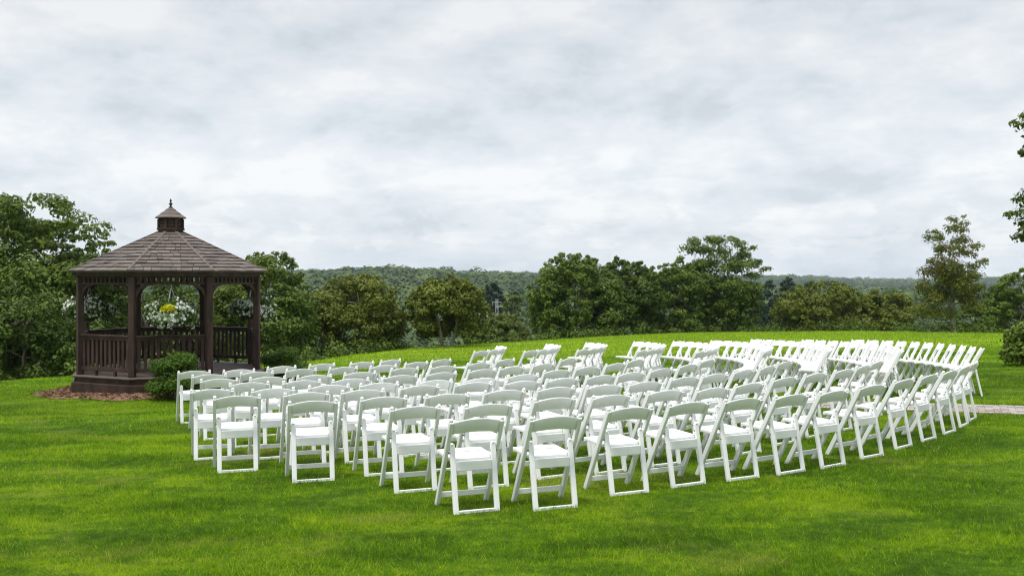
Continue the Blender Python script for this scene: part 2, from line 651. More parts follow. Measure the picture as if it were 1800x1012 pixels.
def build_ground():
    az = np.concatenate([np.linspace(-PI, -0.75, 40, endpoint=False), np.linspace(-0.75, 0.75, 280, endpoint=False), np.linspace(0.75, PI, 40, endpoint=False)])
    rad = np.concatenate([np.array([0.5]), np.linspace(1.5, 30, 76), np.linspace(30.5, 80, 90), np.geomspace(82, 4200, 110)])
    A, Rr = np.meshgrid(az, rad)
    X, Y = Rr * np.sin(A), Rr * np.cos(A)
    Z = terrain(X, Y)
    V = np.stack([X.ravel(), Y.ravel(), Z.ravel()], 1)
    na, nr = len(az), len(rad)
    i = np.arange(nr - 1)[:, None] * na
    j = np.arange(na)[None, :]
    j2 = (j + 1) % na
    Fq = np.stack([(i + j), (i + na + j), (i + na + j2), (i + j2)], -1).reshape(-1, 4)
    c = len(V)
    V = np.vstack([V, [[0, 0, gz(0, 0)]]])
    me = np_mesh('ground', V, Fq, True)
    # the middle is closed by a small fan
    bm = bmesh.new()
    bm.from_mesh(me)
    bm.verts.ensure_lookup_table()
    for k in range(na):
        f = bm.faces.new((bm.verts[c], bm.verts[k], bm.verts[(k + 1) % na]))
        f.smooth = True
    bmesh.ops.recalc_face_normals(bm, faces=bm.faces)
    bm.to_mesh(me)
    bm.free()
    o = link('ground', me, M['ground'])
    tag(o, 'rolling green lawn falling away to the wooded valley', 'ground', kind='structure')


build_ground()

# brick path: from the right edge of the picture to the open side of the gazebo
PA = Vector((-5.35, 20.0, 0))
PB = Vector((15.0, 11.25, 0))
PDIR = (PB - PA).normalized()
PNRM = Vector((-PDIR.y, PDIR.x, 0))
PW = 1.05


def path_coord(x, y):
    dx, dy = x - PA.x, y - PA.y
    return dx * PDIR.x + dy * PDIR.y, dx * PNRM.x + dy * PNRM.y


def build_path():
    mb = MB()
    Lp = (PB - PA).length
    n = int(Lp / 0.205)
    rows = 6
    bw = PW / rows
    for r in range(rows):
        off = (r % 2) * 0.1
        for k in range(n):
            s0 = k * 0.205 + off + 0.005
            s1 = s0 + 0.195
            t0 = -PW / 2 + r * bw + 0.005
            t1 = t0 + bw - 0.010
            zt = random.uniform(-0.003, 0.004)
            c8 = []
            for zz in (0, 1):
                for s_, t_ in ((s0, t0), (s1, t0), (s1, t1), (s0, t1)):
                    p = PA + PDIR * s_ + PNRM * t_
                    c8.append((p.x, p.y, gz(p.x, p.y) + (0.016 + zt if zz else -0.05)))
            mb.hexa(c8)
    o = mb.build('path', M['brick'])
    tag(o, 'brick path crossing the lawn between the two blocks of chairs', 'path', kind='structure')
    # sand bed under the bricks
    mb = MB()
    for k in range(40):
        s0, s1 = Lp * k / 40, Lp * (k + 1) / 40
        v = []
        for s_, t_ in ((s0, -PW / 2 - .02), (s1, -PW / 2 - .02), (s1, PW / 2 + .02), (s0, PW / 2 + .02)):
            p = PA + PDIR * s_ + PNRM * t_
            v.append(mb.bm.verts.new((p.x, p.y, gz(p.x, p.y) + 0.006)))
        mb.bm.faces.new(v)
    o = mb.build('path_bed', M['mulch'])
    tag(o, 'dark bedding in the joints of the brick path', 'path', kind='structure')


build_path()


def bed_radius(a):
    return 2.66 + 0.20 * math.sin(3 * a + 0.6) + 0.16 * math.sin(5 * a + 2) + 0.08 * math.sin(11 * a)


def build_mulch():
    n, m = 72, 8
    V, Fq = [], []
    for i in range(n):
        a = 2 * PI * i / n
        for j in range(m):
            r = bed_radius(a) * (j / (m - 1)) * (1 if j else 0.02)
            x, y = G.x + r * math.cos(a), G.y + r * math.sin(a)
            lift = 0.035 * min(1, (m - 1 - j) / 2) + 0.004 + random.uniform(0, .012)
            V.append((x, y, gz(x, y) + lift))
    for i in range(n):
        for j in range(m - 1):
            a, b = i * m + j, ((i + 1) % n) * m + j
            Fq.append((a, a + 1, b + 1, b))
    V = np.array(V)
    # loose chips
    k = 5200
    a = rng.uniform(0, 2 * PI, k)
    rr = np.sqrt(rng.uniform(0.25, 1.0, k))
    rr = rr * np.array([bed_radius(t) for t in a]) * rng.uniform(0.96, 1.05, k)
    x, y = G.x + rr * np.cos(a), G.y + rr * np.sin(a)
    c = np.stack([x, y, terrain(x, y) + 0.045], 1)
    d = rng.normal(size=(k, 3)); d[:, 2] *= 0.35; d /= np.linalg.norm(d, axis=1)[:, None]
    e = rng.normal(size=(k, 3)); e = np.cross(d, e); e /= np.linalg.norm(e, axis=1)[:, None]
    ln = rng.uniform(.02, .055, k)[:, None]; wd = rng.uniform(.008, .018, k)[:, None]
    q = np.stack([c - d * ln - e * wd, c + d * ln - e * wd, c + d * ln + e * wd, c - d * ln + e * wd], 1).reshape(-1, 3)
    qf = np.arange(4 * k).reshape(-1, 4) + len(V)
    me = np_mesh('mulch', np.vstack([V, q]), np.vstack([np.array(Fq), qf]))
    o = link('mulch', me, M['mulch'])
    tag(o, 'reddish brown bark mulch spread round the foot of the gazebo', 'mulch', kind='stuff')


build_mulch()


def build_grass():
    Vs, Fs = [], []
    base = 0
    for (y0, y1, dens, h0, h1, wd) in ((4.6, 9.0, 3600, .022, .050, .0050), (9.0, 14.0, 2000, .022, .050, .0068), (14.0, 22.0, 700, .024, .052, .011),
                                       (22.0, 34.0, 280, .028, .060, .019), (34.0, 66.0, 85, .05, .11, .036)):
        area = 0.57 * (y1 * y1 - y0 * y0) + 1.6 * (y1 - y0)
        n = int(area * dens)
        yy = np.sqrt(rng.uniform(y0 * y0, y1 * y1, n))
        xx = rng.uniform(-1, 1, n) * (0.57 * yy + 0.8)
        keep = np.ones(n, bool)
        s, t = path_coord(xx, yy)
        edge = PW / 2 - 0.03
        keep &= ~((s > -0.2) & (np.abs(t) < edge))
        gd = np.hypot(xx - G.x, yy - G.y)
        ga = np.arctan2(yy - G.y, xx - G.x)
        br = 2.66 + 0.20 * np.sin(3 * ga + 0.6) + 0.16 * np.sin(5 * ga + 2) + 0.08 * np.sin(11 * ga)
        keep &= gd > br - 0.05
        rc = np.interp(np.arctan2(xx, yy), CAZ, CRR)
        keep &= np.hypot(xx, yy) < rc + 2.5
        xx, yy = xx[keep], yy[keep]
        n = len(xx)
        zz = terrain(xx, yy)
        # tufts: height varies in patches
        ph = 0.75 + 0.35 * np.sin(xx * 2.1 + 1.7 * np.sin(yy * 1.3)) * np.sin(yy * 2.7 + 1.1 * np.sin(xx * 1.9))
        hh = rng.uniform(h0, h1, n) * ph
        a = rng.uniform(0, 2 * PI, n)
        lean = rng.uniform(0.25, 2.0, n)
        tipx = np.cos(a) * hh * lean
        tipy = np.sin(a) * hh * lean
        b = a + PI / 2 + rng.normal(0, .5, n)
        wx, wy = np.cos(b) * wd * .5, np.sin(b) * wd * .5
        P0 = np.stack([xx - wx, yy - wy, zz - .004], 1)
        P1 = np.stack([xx + wx, yy + wy, zz - .004], 1)
        P2 = np.stack([xx + tipx, yy + tipy, zz + hh], 1)
        V = np.stack([P0, P1, P2], 1).reshape(-1, 3)
        Vs.append(V)
        Fs.append(np.arange(3 * n).reshape(-1, 3) + base)
        base += 3 * n
    me = np_mesh('grass', np.vstack(Vs), np.vstack(Fs))
    o = link('grass', me, M['grass'])
    tag(o, 'short mown green grass with pale dry patches', 'grass', kind='stuff')


build_grass()

# ------------------------------------------------------------------ leaves, trees, shrubs


def leaf_quads(c, n, size, aspect=0.55, tang=None):
    """c, n: (k,3) centres and normals -> rhombic leaves"""
    k = len(c)
    n = n / np.maximum(np.linalg.norm(n, axis=1)[:, None], 1e-6)
    t = rng.normal(size=(k, 3)) if tang is None else tang + rng.normal(0, .3, (k, 3))
    t = t - n * np.sum(t * n, 1)[:, None]
    t /= np.maximum(np.linalg.norm(t, axis=1)[:, None], 1e-6)
    b = np.cross(n, t)
    s = np.asarray(size).reshape(-1, 1) * rng.uniform(0.7, 1.3, (k, 1))
    wv = b * s * aspect * 0.5
    fold = n * s * 0.10
    q = np.stack([c - t * s * .5, c + wv + fold - t * s * .08, c + t * s * .5, c - wv + fold - t * s * .08], 1)
    return q.reshape(-1, 3), np.arange(4 * k).reshape(-1, 4)


def unit(n):
    v = rng.normal(size=(n, 3))
    return v / np.linalg.norm(v, axis=1)[:, None]


def lobe_leaves(centre, rad, n, up=0.35, squash=0.72, lumps=5):
    """points over an uneven lobe of foliage, thicker on its outside and on top"""
    d = unit(n)
    d[:, 2] = np.where((d[:, 2] < -0.3) & (rng.uniform(0, 1, n) < .6), -d[:, 2] * rng.uniform(0, 1, n), d[:, 2])
    d /= np.linalg.norm(d, axis=1)[:, None]
    ld = unit(lumps)
    la = rng.uniform(-.28, .32, lumps)
    f = 1 + sum(la[i] * np.clip(np.sum(d * ld[i], 1), 0, 1) ** 3 for i in range(lumps))
    rr = rad * f * (0.30 + 0.75 * rng.uniform(0, 1, n) ** 0.6)
    p = d * rr[:, None]
    p[:, 2] *= squash
    nrm = d * 0.9 + np.array([0, 0, up]) + rng.normal(0, .36, (n, 3))
    return centre + p, nrm


def branch(mb, p0, p1, r0, r1, bend=0.12, seg=6, n=5):
    p0, p1 = Vector(p0), Vector(p1)
    d = p1 - p0
    side = Vector((random.uniform(-1, 1), random.uniform(-1, 1), random.uniform(-.2, .6))) * d.length * bend
    pts, rad = [], []
    for i in range(n + 1):
        t = i / n
        pts.append(p0 + d * t + side * math.sin(PI * t) + Vector((random.uniform(-1, 1), random.uniform(-1, 1), 0)) * r0 * 0.3 * (0 < i < n))
        rad.append(r0 + (r1 - r0) * t)
    mb.tube(pts, rad, seg, False)
    return pts


def profile(kind, t):
    """relative half-width of a crown at height fraction t (0 bottom, 1 top)"""
    if kind == 'round':
        return math.sqrt(max(0.0, 1 - (2 * t - 0.85) ** 2 / 1.34))
    if kind == 'dome':
        return (0.80 + 0.2 * min(1, t * 2.5)) * math.sqrt(max(0.0, 1 - max(0, (t - 0.45) / 0.56) ** 2))
    if kind == 'airy':
        return (0.75 + 0.25 * t) * math.sqrt(max(0.0, 1 - max(0, (t - 0.62) / 0.40) ** 2))
    if kind == 'flame':
        return float(np.interp(t, (0, .12, .3, .5, .68, .82, .92, 1), (.62, .95, 1.0, .88, .80, .52, .30, .12)))
    if kind == 'cone':
        return 0.12 + 0.88 * (1 - t) ** 0.9
    return 1.0


def tree(name, label, cat, px, D, ytop, wpx, mat, kind='dome', group=None, nlobes=34, nleaf=9000, leaf=0.2, trunk='bark',
         crown0=0.12, lobe=0.20, squash=0.72, trunks=1, tr=None, fill=0.35, seed=None, depth=0.9, boughs=None, tmax=1.0, spray=1.1, gap=False):
    global rng
    if seed is not None:
        rng = np.random.default_rng(seed)
        random.seed(seed)
    base = at(px, D)
    H = CAMZ + (484 - ytop) / 1750 * D - base.z
    W = wpx / 1750 * D / 2
    root = empty(name, base, label, cat, group)
    mb = MB()
    tr = tr or max(0.09, H * 0.022)
    # lobes
    lobes = []
    tries = 0
    w0, w1 = random.uniform(0, 6.28), random.uniform(0, 6.28)
    nlobes = int(nlobes * 2.8)
    if boughs and tmax <= 0:
        nlobes = 0
    nleaf = int(nleaf * 2.9)
    leaf *= .88
    lobe *= .86
    while len(lobes) < nlobes and tries < 6000:
        tries += 1
        t = random.random() ** 0.8 * tmax
        a = random.uniform(0, 2 * PI)
        zt_ = 1 - W * lobe * squash / H - .07 * (1 + math.sin(2 * a + w0))
        t = min(t, 1.0) * zt_ if t > .6 else t
        ph = profile(kind, t) * (1 + .11 * math.sin(3 * a + w1) + .08 * math.sin(5 * a + w0))
        q = fill + (1 - fill) * math.sqrt(random.random())
        lr = W * lobe * random.uniform(0.6, 1.4) * (0.75 + 0.5 * ph)
        rad = max(0, W * ph - lr * 0.55)
        c = Vector((math.cos(a) * rad * q, math.sin(a) * rad * q * depth, H * (crown0 + (1 - crown0) * t)))
        c.z = min(c.z, H - lr * squash * 0.9)
        if gap and c.y < W * .25 and abs(c.x) < W * .42 and c.z < H * .5:
            continue
        if any((c - l[0]).length < 0.42 * min(lr, l[1]) for l in lobes):
            continue
        lobes.append((c, lr))
    # top and sides reached for sure
    if boughs:
        for bx, by, br in boughs:
            for k in range(3):
                lr = br / 1750 * D * random.uniform(.85, 1.3)
                lobes.append((Vector((px_u(bx + random.uniform(-.6, .6) * br) * D - base.x, random.uniform(-.5, .5) * W, CAMZ + (484 - by - random.uniform(-.5, .4) * br) / 1750 * D - base.z)), lr))
    else:
        for k in range(3):
            lr = W * lobe * random.uniform(.45, .7)
            lobes.append((Vector((W * (k - 1) * .28 + W * random.uniform(-.08, .08), random.uniform(-.2, .2) * W, H - lr * squash - H * .03 * abs(k - 1))), lr))
    tot = sum(l[1] ** 2 for l in lobes)
    Q, Fq, nb = [], [], 0
    for c, lr in lobes:
        n = max(30, int(nleaf * lr * lr / tot)) if not boughs else max(40, int(15 * (lr / leaf) ** 2))
        p, nr = lobe_leaves(np.array(c), lr, n, squash=squash)
        q, f = leaf_quads(p, nr, np.full(n, leaf))
        Q.append(q)
        Fq.append(f + nb)
        nb += len(q)
    # single sprays standing out of the outline
    for i in range(int(nlobes * spray)):
        t = random.random() ** .7 * tmax
        ph = profile(kind, t)
        a = random.uniform(0, 2 * PI)
        lr = W * lobe * random.uniform(.22, .5)
        if gap and t < .5:
            continue
        rad = max(0, W * ph * random.uniform(.96, 1.10) - lr * .3)
        c = Vector((math.cos(a) * rad, math.sin(a) * rad * depth, H * (crown0 + (1 - crown0) * t * 1.0) + (random.uniform(-.2, .7) * lr if t > .85 else 0)))
        n = max(14, int(nleaf * lr * lr / tot * 1.2)) if not boughs else max(14, int(8 * (lr / leaf) ** 2))
        p, nr = lobe_leaves(np.array(c), lr, n, squash=.9)
        q, f = leaf_quads(p, nr, np.full(n, leaf))
        Q.append(q)
        Fq.append(f + nb)
        nb += len(q)
    me = np_mesh('crown', np.vstack(Q), np.vstack(Fq))
    # stems
    lobes = lobes or [(Vector((0, 0, H * .8)), W * .3)]
    forks = []
    for s in range(trunks):
        ang = (s - (trunks - 1) / 2)
        top = Vector((ang * W * 0.55 + random.uniform(-.05, .05) * W, random.uniform(-.1, .1) * W, H * (0.48 if trunks > 1 else 0.55)))
        p = branch(mb, (ang * tr * 1.2, 0, -0.4), top, tr, tr * 0.5, 0.04, 8, 6)
        forks.append(p)
        if trunks == 1:
            forks.append(branch(mb, top, (top.x * .6, top.y, H * (0.72 if boughs else 0.86)), tr * 0.5, tr * 0.12, 0.06, 6, 4))
    for c, lr in sorted(lobes, key=lambda l: -l[1])[:22]:
        stem = random.choice(forks) if trunks == 1 else (forks[0] if c.x < 0 else forks[-1])
        cand = [p for p in stem if p.z < c.z] or [stem[len(stem) // 2]]
        p0 = max(cand, key=lambda p: p.z - 0.4 * (Vector((p.x, p.y, 0)) - Vector((c.x, c.y, 0))).length) if len(cand) > 1 else cand[0]
        branch(mb, p0, c, tr * 0.30, tr * 0.08, 0.10, 5, 4)
    mb.build('trunk', M[trunk], root)
    link('crown', me, M[mat], root)
    return root


def shrub(name, label, cat, px, D, ytop, wpx, mat, group=None, nleaf=5000, leaf=0.05, lobe=0.36, nlobes=16, seed=1, squash=0.85, z0=0.0, stem=True):
    global rng
    rng = np.random.default_rng(seed)
    random.seed(seed)
    base = at(px, D, z0)
    H = CAMZ + (484 - ytop) / 1750 * D - base.z
    W = wpx / 1750 * D / 2
    root = empty(name, base, label, cat, group)
    lobes = []
    for i in range(nlobes):
        a = 2 * PI * i / nlobes * 2.4
        t = (i + .5) / nlobes
        lr = W * lobe * random.uniform(.8, 1.2)
        ph = math.sqrt(max(0.05, 1 - max(0, (t - .35) / .65) ** 2))
        rad = (W - lr) * ph * random.uniform(.75, 1.05)
        lobes.append((Vector((math.cos(a) * rad, math.sin(a) * rad, min(H - lr * squash * .95, max(lr * .35, t * H)))), lr))
    lobes.append((Vector((0, 0, H * .45)), min(W * .7, H * .52)))
    tot = sum(l[1] ** 2 for l in lobes)
    Q, Fq, nb = [], [], 0
    for c, lr in lobes:
        n = int(nleaf * lr * lr / tot)
        p, nr = lobe_leaves(np.array(c), lr, n, squash=squash)
        p[:, 2] = np.maximum(p[:, 2], 0.0)
        q, f = leaf_quads(p, nr, np.full(n, leaf))
        Q.append(q)
        Fq.append(f + nb)
        nb += len(q)
    mb = MB()
    for c, lr in lobes[::2]:
        branch(mb, (random.uniform(-.05, .05), random.uniform(-.05, .05), -.05), c, .016, .005, .1, 5, 3)
    mb.build('stem', M['bark'], root)
    link('foliage', np_mesh('foliage', np.vstack(Q), np.vstack(Fq)), M[mat], root)
    return root


TG = 'trees along the far edge of the lawn'
tree('oak_tree', 'tall spreading oak with open airy branches rising beside the gazebo roof', 'tree', 62, 40, 346, 292, 'leaf_mid', 'dome', TG, nlobes=46, nleaf=15000, leaf=.20, lobe=.19, crown0=.22, fill=.35, squash=.62, seed=11, tmax=.70,
     boughs=[(8, 362, 20), (42, 356, 19), (82, 362, 19), (118, 375, 17), (150, 392, 17), (174, 414, 13), (190, 431, 9), (30, 388, 22), (70, 390, 19), (112, 402, 15), (140, 424, 12),
             (-20, 380, 26), (8, 418, 28), (52, 424, 22), (30, 440, 24), (90, 455, 20), (45, 400, 22), (100, 425, 19), (60, 378, 20), (130, 405, 14), (20, 400, 24), (75, 440, 20), (166, 440, 9), (96, 436, 12), (-40, 420, 26), (20, 450, 20), (120, 452, 14)])
tree('leafy_tree', 'low shaded tree beneath the tall spreading oak, next to the gazebo', 'tree', 40, 34, 505, 250, 'leaf_dark', 'dome', TG, nlobes=34, nleaf=9000, leaf=.16, crown0=.0, seed=29)
tree('leafy_tree', 'dark leafy tree seen through the open sides of the gazebo', 'tree', 255, 42, 478, 260, 'leaf_dark', 'dome', TG, nlobes=30, nleaf=9000, leaf=.19, crown0=.05, seed=12)
tree('leafy_tree', 'broad dark tree standing directly beside the gazebo roof, twigs rising above its eave', 'tree', 468, 44, 446, 190, 'leaf_mid', 'dome', TG, nlobes=44, nleaf=13000, leaf=.17, crown0=.03, seed=13)
tree('leafy_tree', 'rounded olive tree with a pale forked limb showing through its crown', 'tree', 626, 47, 486, 182, 'leaf_olive', 'dome', TG, nlobes=44, nleaf=13000, leaf=.17, crown0=.03, squash=.68, trunk='pale_bark', seed=14)
tree('leafy_tree', 'round-headed tree on two pale trunks that form a V', 'tree', 785, 46.5, 487, 138, 'leaf_olive', 'round', TG, nlobes=42, nleaf=9500, leaf=.18, crown0=.13, spray=.8, gap=True, trunks=2, trunk='pale_bark', tr=.10, seed=15)
tree('leafy_tree', 'massive dark green tree in the middle of the tree line', 'tree', 1010, 64, 449, 160, 'leaf_mid', 'dome', TG, nlobes=48, nleaf=14000, leaf=.21, crown0=.03, seed=16)
tree('leafy_tree', 'dark tree joining the massive one to the tall airy one', 'tree', 1098, 66, 456, 130, 'leaf_dark', 'dome', TG, nlobes=38, nleaf=11000, leaf=.21, crown0=.03, seed=17)
tree('leafy_tree', 'lower ragged tree pressed against the tall airy tree', 'tree', 1182, 67, 462, 128, 'leaf_mid', 'dome', TG, nlobes=36, nleaf=10000, leaf=.20, crown0=.03, seed=18)
tree('leafy_tree', 'tallest tree of the line, airy top with sky showing between its branches', 'tree', 1272, 69, 415, 150, 'leaf_mid', 'airy', TG, nlobes=58, nleaf=11500, leaf=.20, crown0=.06, lobe=.17, fill=.3, squash=.7, trunk='pale_bark', seed=19, tmax=.52,
     boughs=[(1222, 427, 11), (1246, 420, 9), (1262, 424, 11), (1284, 422, 9), (1302, 434, 9), (1212, 443, 13), (1240, 444, 13), (1272, 448, 15), (1306, 450, 14), (1330, 461, 9), (1318, 440, 8),
             (1199, 456, 6), (1349, 474, 7), (1228, 468, 13), (1262, 476, 16), (1298, 474, 16), (1326, 484, 12), (1212, 484, 12), (1225, 470, 15), (1250, 461, 13), (1286, 462, 13), (1206, 472, 12), (1236, 480, 16), (1312, 468, 12), (1245, 494, 18), (1285, 498, 18), (1318, 504, 14)])
tree('leafy_tree', 'low wide olive tree beside dark conifers beyond the chairs', 'tree', 1446, 66, 499, 165, 'leaf_olive', 'dome', TG, nlobes=42, nleaf=11000, leaf=.20, crown0=.03, squash=.68, seed=20)
tree('leafy_tree', 'low olive tree next to the tree with reddening leaves', 'tree', 1556, 66, 512, 130, 'leaf_olive', 'dome', TG, nlobes=36, nleaf=9000, leaf=.20, crown0=.03, squash=.68, seed=21)
tree('maple_tree', 'slender young tree with reddening leaves and bare pale trunk alone on the lawn', 'tree', 1678, 52, 379, 126, 'leaf_autumn', 'flame', None, nleaf=4600, leaf=.135, squash=.95, trunk='pale_bark', tr=.165, seed=22, tmax=0,
     boughs=[(1681, 386, 7), (1691, 397, 7), (1672, 400, 7), (1683, 408, 9), (1637, 409, 6), (1645, 420, 9), (1660, 419, 8), (1690, 424, 11), (1703, 434, 8), (1650, 440, 10), (1668, 440, 11), (1692, 449, 10),
             (1710, 448, 7), (1729, 462, 8), (1719, 472, 9), (1644, 460, 10), (1662, 466, 13), (1686, 474, 12), (1704, 484, 9), (1640, 482, 15), (1655, 496, 19), (1676, 500, 19), (1697, 508, 15), (1626, 506, 14), (1640, 524, 20),
             (1662, 530, 20), (1690, 534, 16), (1616, 543, 12), (1628, 550, 12), (1648, 552, 13), (1664, 554, 10), (1706, 536, 11), (1712, 508, 10), (1722, 488, 8), (1656, 476, 14), (1690, 490, 15)])
tree('leafy_tree', 'dark tree in the shade behind the reddening tree', 'tree', 1725, 68, 500, 100, 'leaf_dark', 'dome', TG, nlobes=30, nleaf=8000, leaf=.2, crown0=.03, seed=23)
tree('leafy_tree', 'bright-topped tree above the broad shrub at the picture edge', 'tree', 1800, 60, 472, 120, 'leaf_mid', 'dome', TG, nlobes=30, nleaf=8000, leaf=.2, crown0=.03, seed=24)
tree('leafy_tree', 'pale green bushy tree showing in the gap beneath the power pylon', 'tree', 880, 72, 553, 104, 'leaf_light', 'dome', TG, nlobes=44, nleaf=9000, leaf=.2, crown0=.35, seed=25)
tree('leafy_tree', 'mid green bush tree at the foot of the tree with two trunks', 'tree', 840, 68, 557, 66, 'leaf_mid', 'dome', TG, nlobes=30, nleaf=6000, leaf=.2, crown0=.3, seed=30)
tree('leafy_tree', 'small round yellow-green tree in the gap beside the massive dark tree', 'tree', 906, 96, 551, 40, 'leaf_light', 'round', None, nlobes=18, nleaf=2600, leaf=.26, crown0=.05, seed=26)
tree('pine_tree', 'dark blue-green pine behind the power pylon in the valley', 'tree', 866, 190, 498, 58, 'leaf_blue', 'round', None, nlobes=26, nleaf=5000, leaf=.75, crown0=.1, squash=.4, seed=27)
tree('leafy_tree', 'round green tree beyond the power pylon', 'tree', 903, 175, 512, 54, 'leaf_mid', 'round', None, nlobes=26, nleaf=5000, leaf=.6, crown0=.02, seed=28)
CG = 'dark conifers beyond the low olive trees'
for i, (px, D, yt, wp) in enumerate(((1352, 150, 494, 48), (1385, 160, 489, 56), (1424, 155, 497, 50), (1330, 135, 515, 44), (1400, 130, 516, 48))):
    tree('pine_tree', ('tall dark pine right of the tall airy tree', 'darkest and widest pine of the conifer clump', 'end pine of the conifer clump above the low olive tree',
                       'short pine half hidden by the tall airy tree', 'short pine before the conifer clump')[i].replace('right of', 'next to'), 'tree', px, D, yt, wp, 'leaf_blue', 'round', CG,
         nlobes=44, nleaf=5200, leaf=.50, crown0=.02, squash=.6, lobe=.34, seed=40 + i)


def undergrowth():
    """the tangle of low growth under and behind the trees"""
    global rng
    rng = np.random.default_rng(5)
    Q, Fq, nb = [], [], 0
    for px in np.arange(-120, 1920, 9.0):
        for row in range(2):
            u = px_u(px + rng.uniform(-5, 5))
            rc = float(np.interp(math.atan(u), CAZ, CRR)) / math.sqrt(1 + u * u)
            D = rc + 3.5 + row * 3.5 + rng.uniform(-1.0, 1.0)
            if rng.uniform() < (.62 if px > 470 else .9) or 735 < px < 835:
                continue
            x = u * D
            z = gz(x, D)
            rad = rng.uniform(.25, .62) * (1 + .4 * row)
            n = 110
            p, nr = lobe_leaves(np.array((x, D, z + rad * .5)), rad, n, squash=rng.uniform(.8, 1.15))
            q, f = leaf_quads(p, nr, np.full(n, .15))
            Q.append(q)
            Fq.append(f + nb)
            nb += len(q)
    o = link('undergrowth', np_mesh('undergrowth', np.vstack(Q), np.vstack(Fq)), M['leaf_dark'])
    tag(o, 'dark tangled undergrowth beneath the trees along the lawn edge', 'undergrowth', kind='stuff')


undergrowth()


def forest():
    """woods covering the valley and the hills: too many trees to count"""
    global rng
    rng = np.random.default_rng(9)
    C, Rd, Hh = [], [], []
    for (d0, d1, r0, r1, spacing) in ((150, 420, 3.2, 5.0, 5.2), (420, 900, 4.5, 9.0, 9.0), (1750, 2420, 8, 12, 17.0)):
        D = d0
        while D < d1:
            n = int(1.3 * D / spacing)
            u = np.linspace(-0.65, 0.65, n) + rng.uniform(-.5, .5, n) * spacing / D
            dd = D + rng.uniform(-.5, .5, n) * spacing
            x = u * dd
            z = terrain(x, dd)
            r = rng.uniform(r0, r1, n)
            C.append(np.stack([x, dd, z], 1))
            Rd.append(r)
            tall = rng.uniform(0, 1, n) < 0.10
            Hh.append(r * np.where(tall, rng.uniform(1.5, 1.8, n), rng.uniform(1.15, 1.5, n)))
            D += spacing * 0.9
    C, Rd, Hh = np.vstack(C), np.concatenate(Rd), np.concatenate(Hh)
    # leave a little clearing round the houses and the pylon
    k = 90
    n = len(C)
    d = rng.normal(size=(n, k, 3))
    d /= np.linalg.norm(d, axis=2)[:, :, None]
    d[:, :, 2] = np.abs(d[:, :, 2]) * 1.0
    d[:, :, 1] = np.where(rng.uniform(0, 1, (n, k)) < .75, -np.abs(d[:, :, 1]), d[:, :, 1])
    p = C[:, None, :] + d * np.stack([Rd, Rd, Hh * .62], 1)[:, None, :] * rng.uniform(.8, 1.08, (n, k, 1))
    p[:, :, 2] += (Hh * .38)[:, None]
    nr = d + rng.normal(0, .22, (n, k, 3)) + np.array([0, 0, .3])
    q, f = leaf_quads(p.reshape(-1, 3), nr.reshape(-1, 3), np.repeat(Rd * .36, k), 0.8)
    me = np_mesh('forest', q, f)
    at_ = me.attributes.new('tint', 'FLOAT', 'FACE')
    at_.data.foreach_set('value', np.repeat(rng.uniform(0, 1, n), k).astype(np.float32))
    o = link('forest', me, M['leaf_forest'])
    tag(o, 'unbroken green woods covering the valley and the far hills', 'forest', kind='stuff')


forest()


def pylon():
    b = Vector((px_u(873.5) * 165, 165, 0))
    b.z = gz(b.x, b.y)
    top = CAMZ + (484 - 525) / 1750 * 165
    H = top - b.z
    root = empty('power_pylon', b, 'slim grey steel power pylon standing among the valley trees', 'pylon')
    mb = MB()
    for sx in (-1, 1):
        for sy in (-1, 1):
            mb.bar((sx * .42, sy * .42, -.5), (sx * .16, sy * .16, H), .09, .09)
    n = 9
    for i in range(n):
        z0, z1 = H * i / n, H * (i + 1) / n
        w0, w1 = .42 - .26 * i / n, .42 - .26 * (i + 1) / n
        for sy in (-1, 1):
            mb.bar((-w0, sy * w0, z0), (w1, sy * w1, z1), .04, .04)
            mb.bar((w0, sy * w0, z0), (-w1, sy * w1, z1), .04, .04)
    mb.build('tower', M['steel'], root)
    for z in (.97, .86):
        mb = MB()
        mb.bar((-.75, 0, H * z), (.75, 0, H * z), .08, .08, (0, 1, 0))
        a = mb.build('crossarm', M['steel'], root)
        mb = MB()
        for x in (-.68, .68):
            mb.lathe((x, 0, H * z - .75), ((.02, .1), (.04, .2), (.025, .3), (.04, .45), (.02, .7)), 8)
        mb.build('insulator', M['steel'], a)


pylon()


def house(px, D, y0, y1, wpx, mat, label, rz=0.3):
    s = D / 1750
    x = px_u(px) * D
    zt = CAMZ + (484 - y0) * s
    zb = gz(x, D)
    W = wpx * s
    root = empty('house', (x, D, zb), label, 'house', rz=rz)
    H = zt - zb
    rise = min(2.2, (y1 - y0) * s * .45)
    hw = H - rise
    mb = MB()
    mb.box((0, 0, hw / 2 - .3), (W, W * .8, hw + .6))
    pk = [mb.bm.verts.new(v) for v in ((-W / 2, -W * .4, hw + .01), (W / 2, -W * .4, hw + .01), (0, -W * .4, H - .12))]
    mb.bm.faces.new(pk)
    mb.build('wall', M[mat], root)
    mb = MB()
    for sx in (-1, 1):
        c8 = []
        for dz in (0, .18):
            for (xx, yy, zz) in ((sx * (W / 2 + .35), -W * .4 - .3, hw - .25), (sx * (W / 2 + .35), W * .4 + .3, hw - .25), (0, W * .4 + .3, H - .1), (0, -W * .4 - .3, H - .1)):
                c8.append((xx, yy, zz + dz))
        mb.hexa(c8)
    mb.build('roof', M['roofing'], root)
    for xx in (-W * .22, W * .22):
        mb = MB()
        mb.box((xx, -W * .4 - .02, hw - 1.4), (.9, .06, 1.3))
        mb.build('window', M['pane'], root)


house(841, 158, 533, 545, 30, 'house', 'small cream house gable glimpsed beside the tree with two trunks', 0.2)

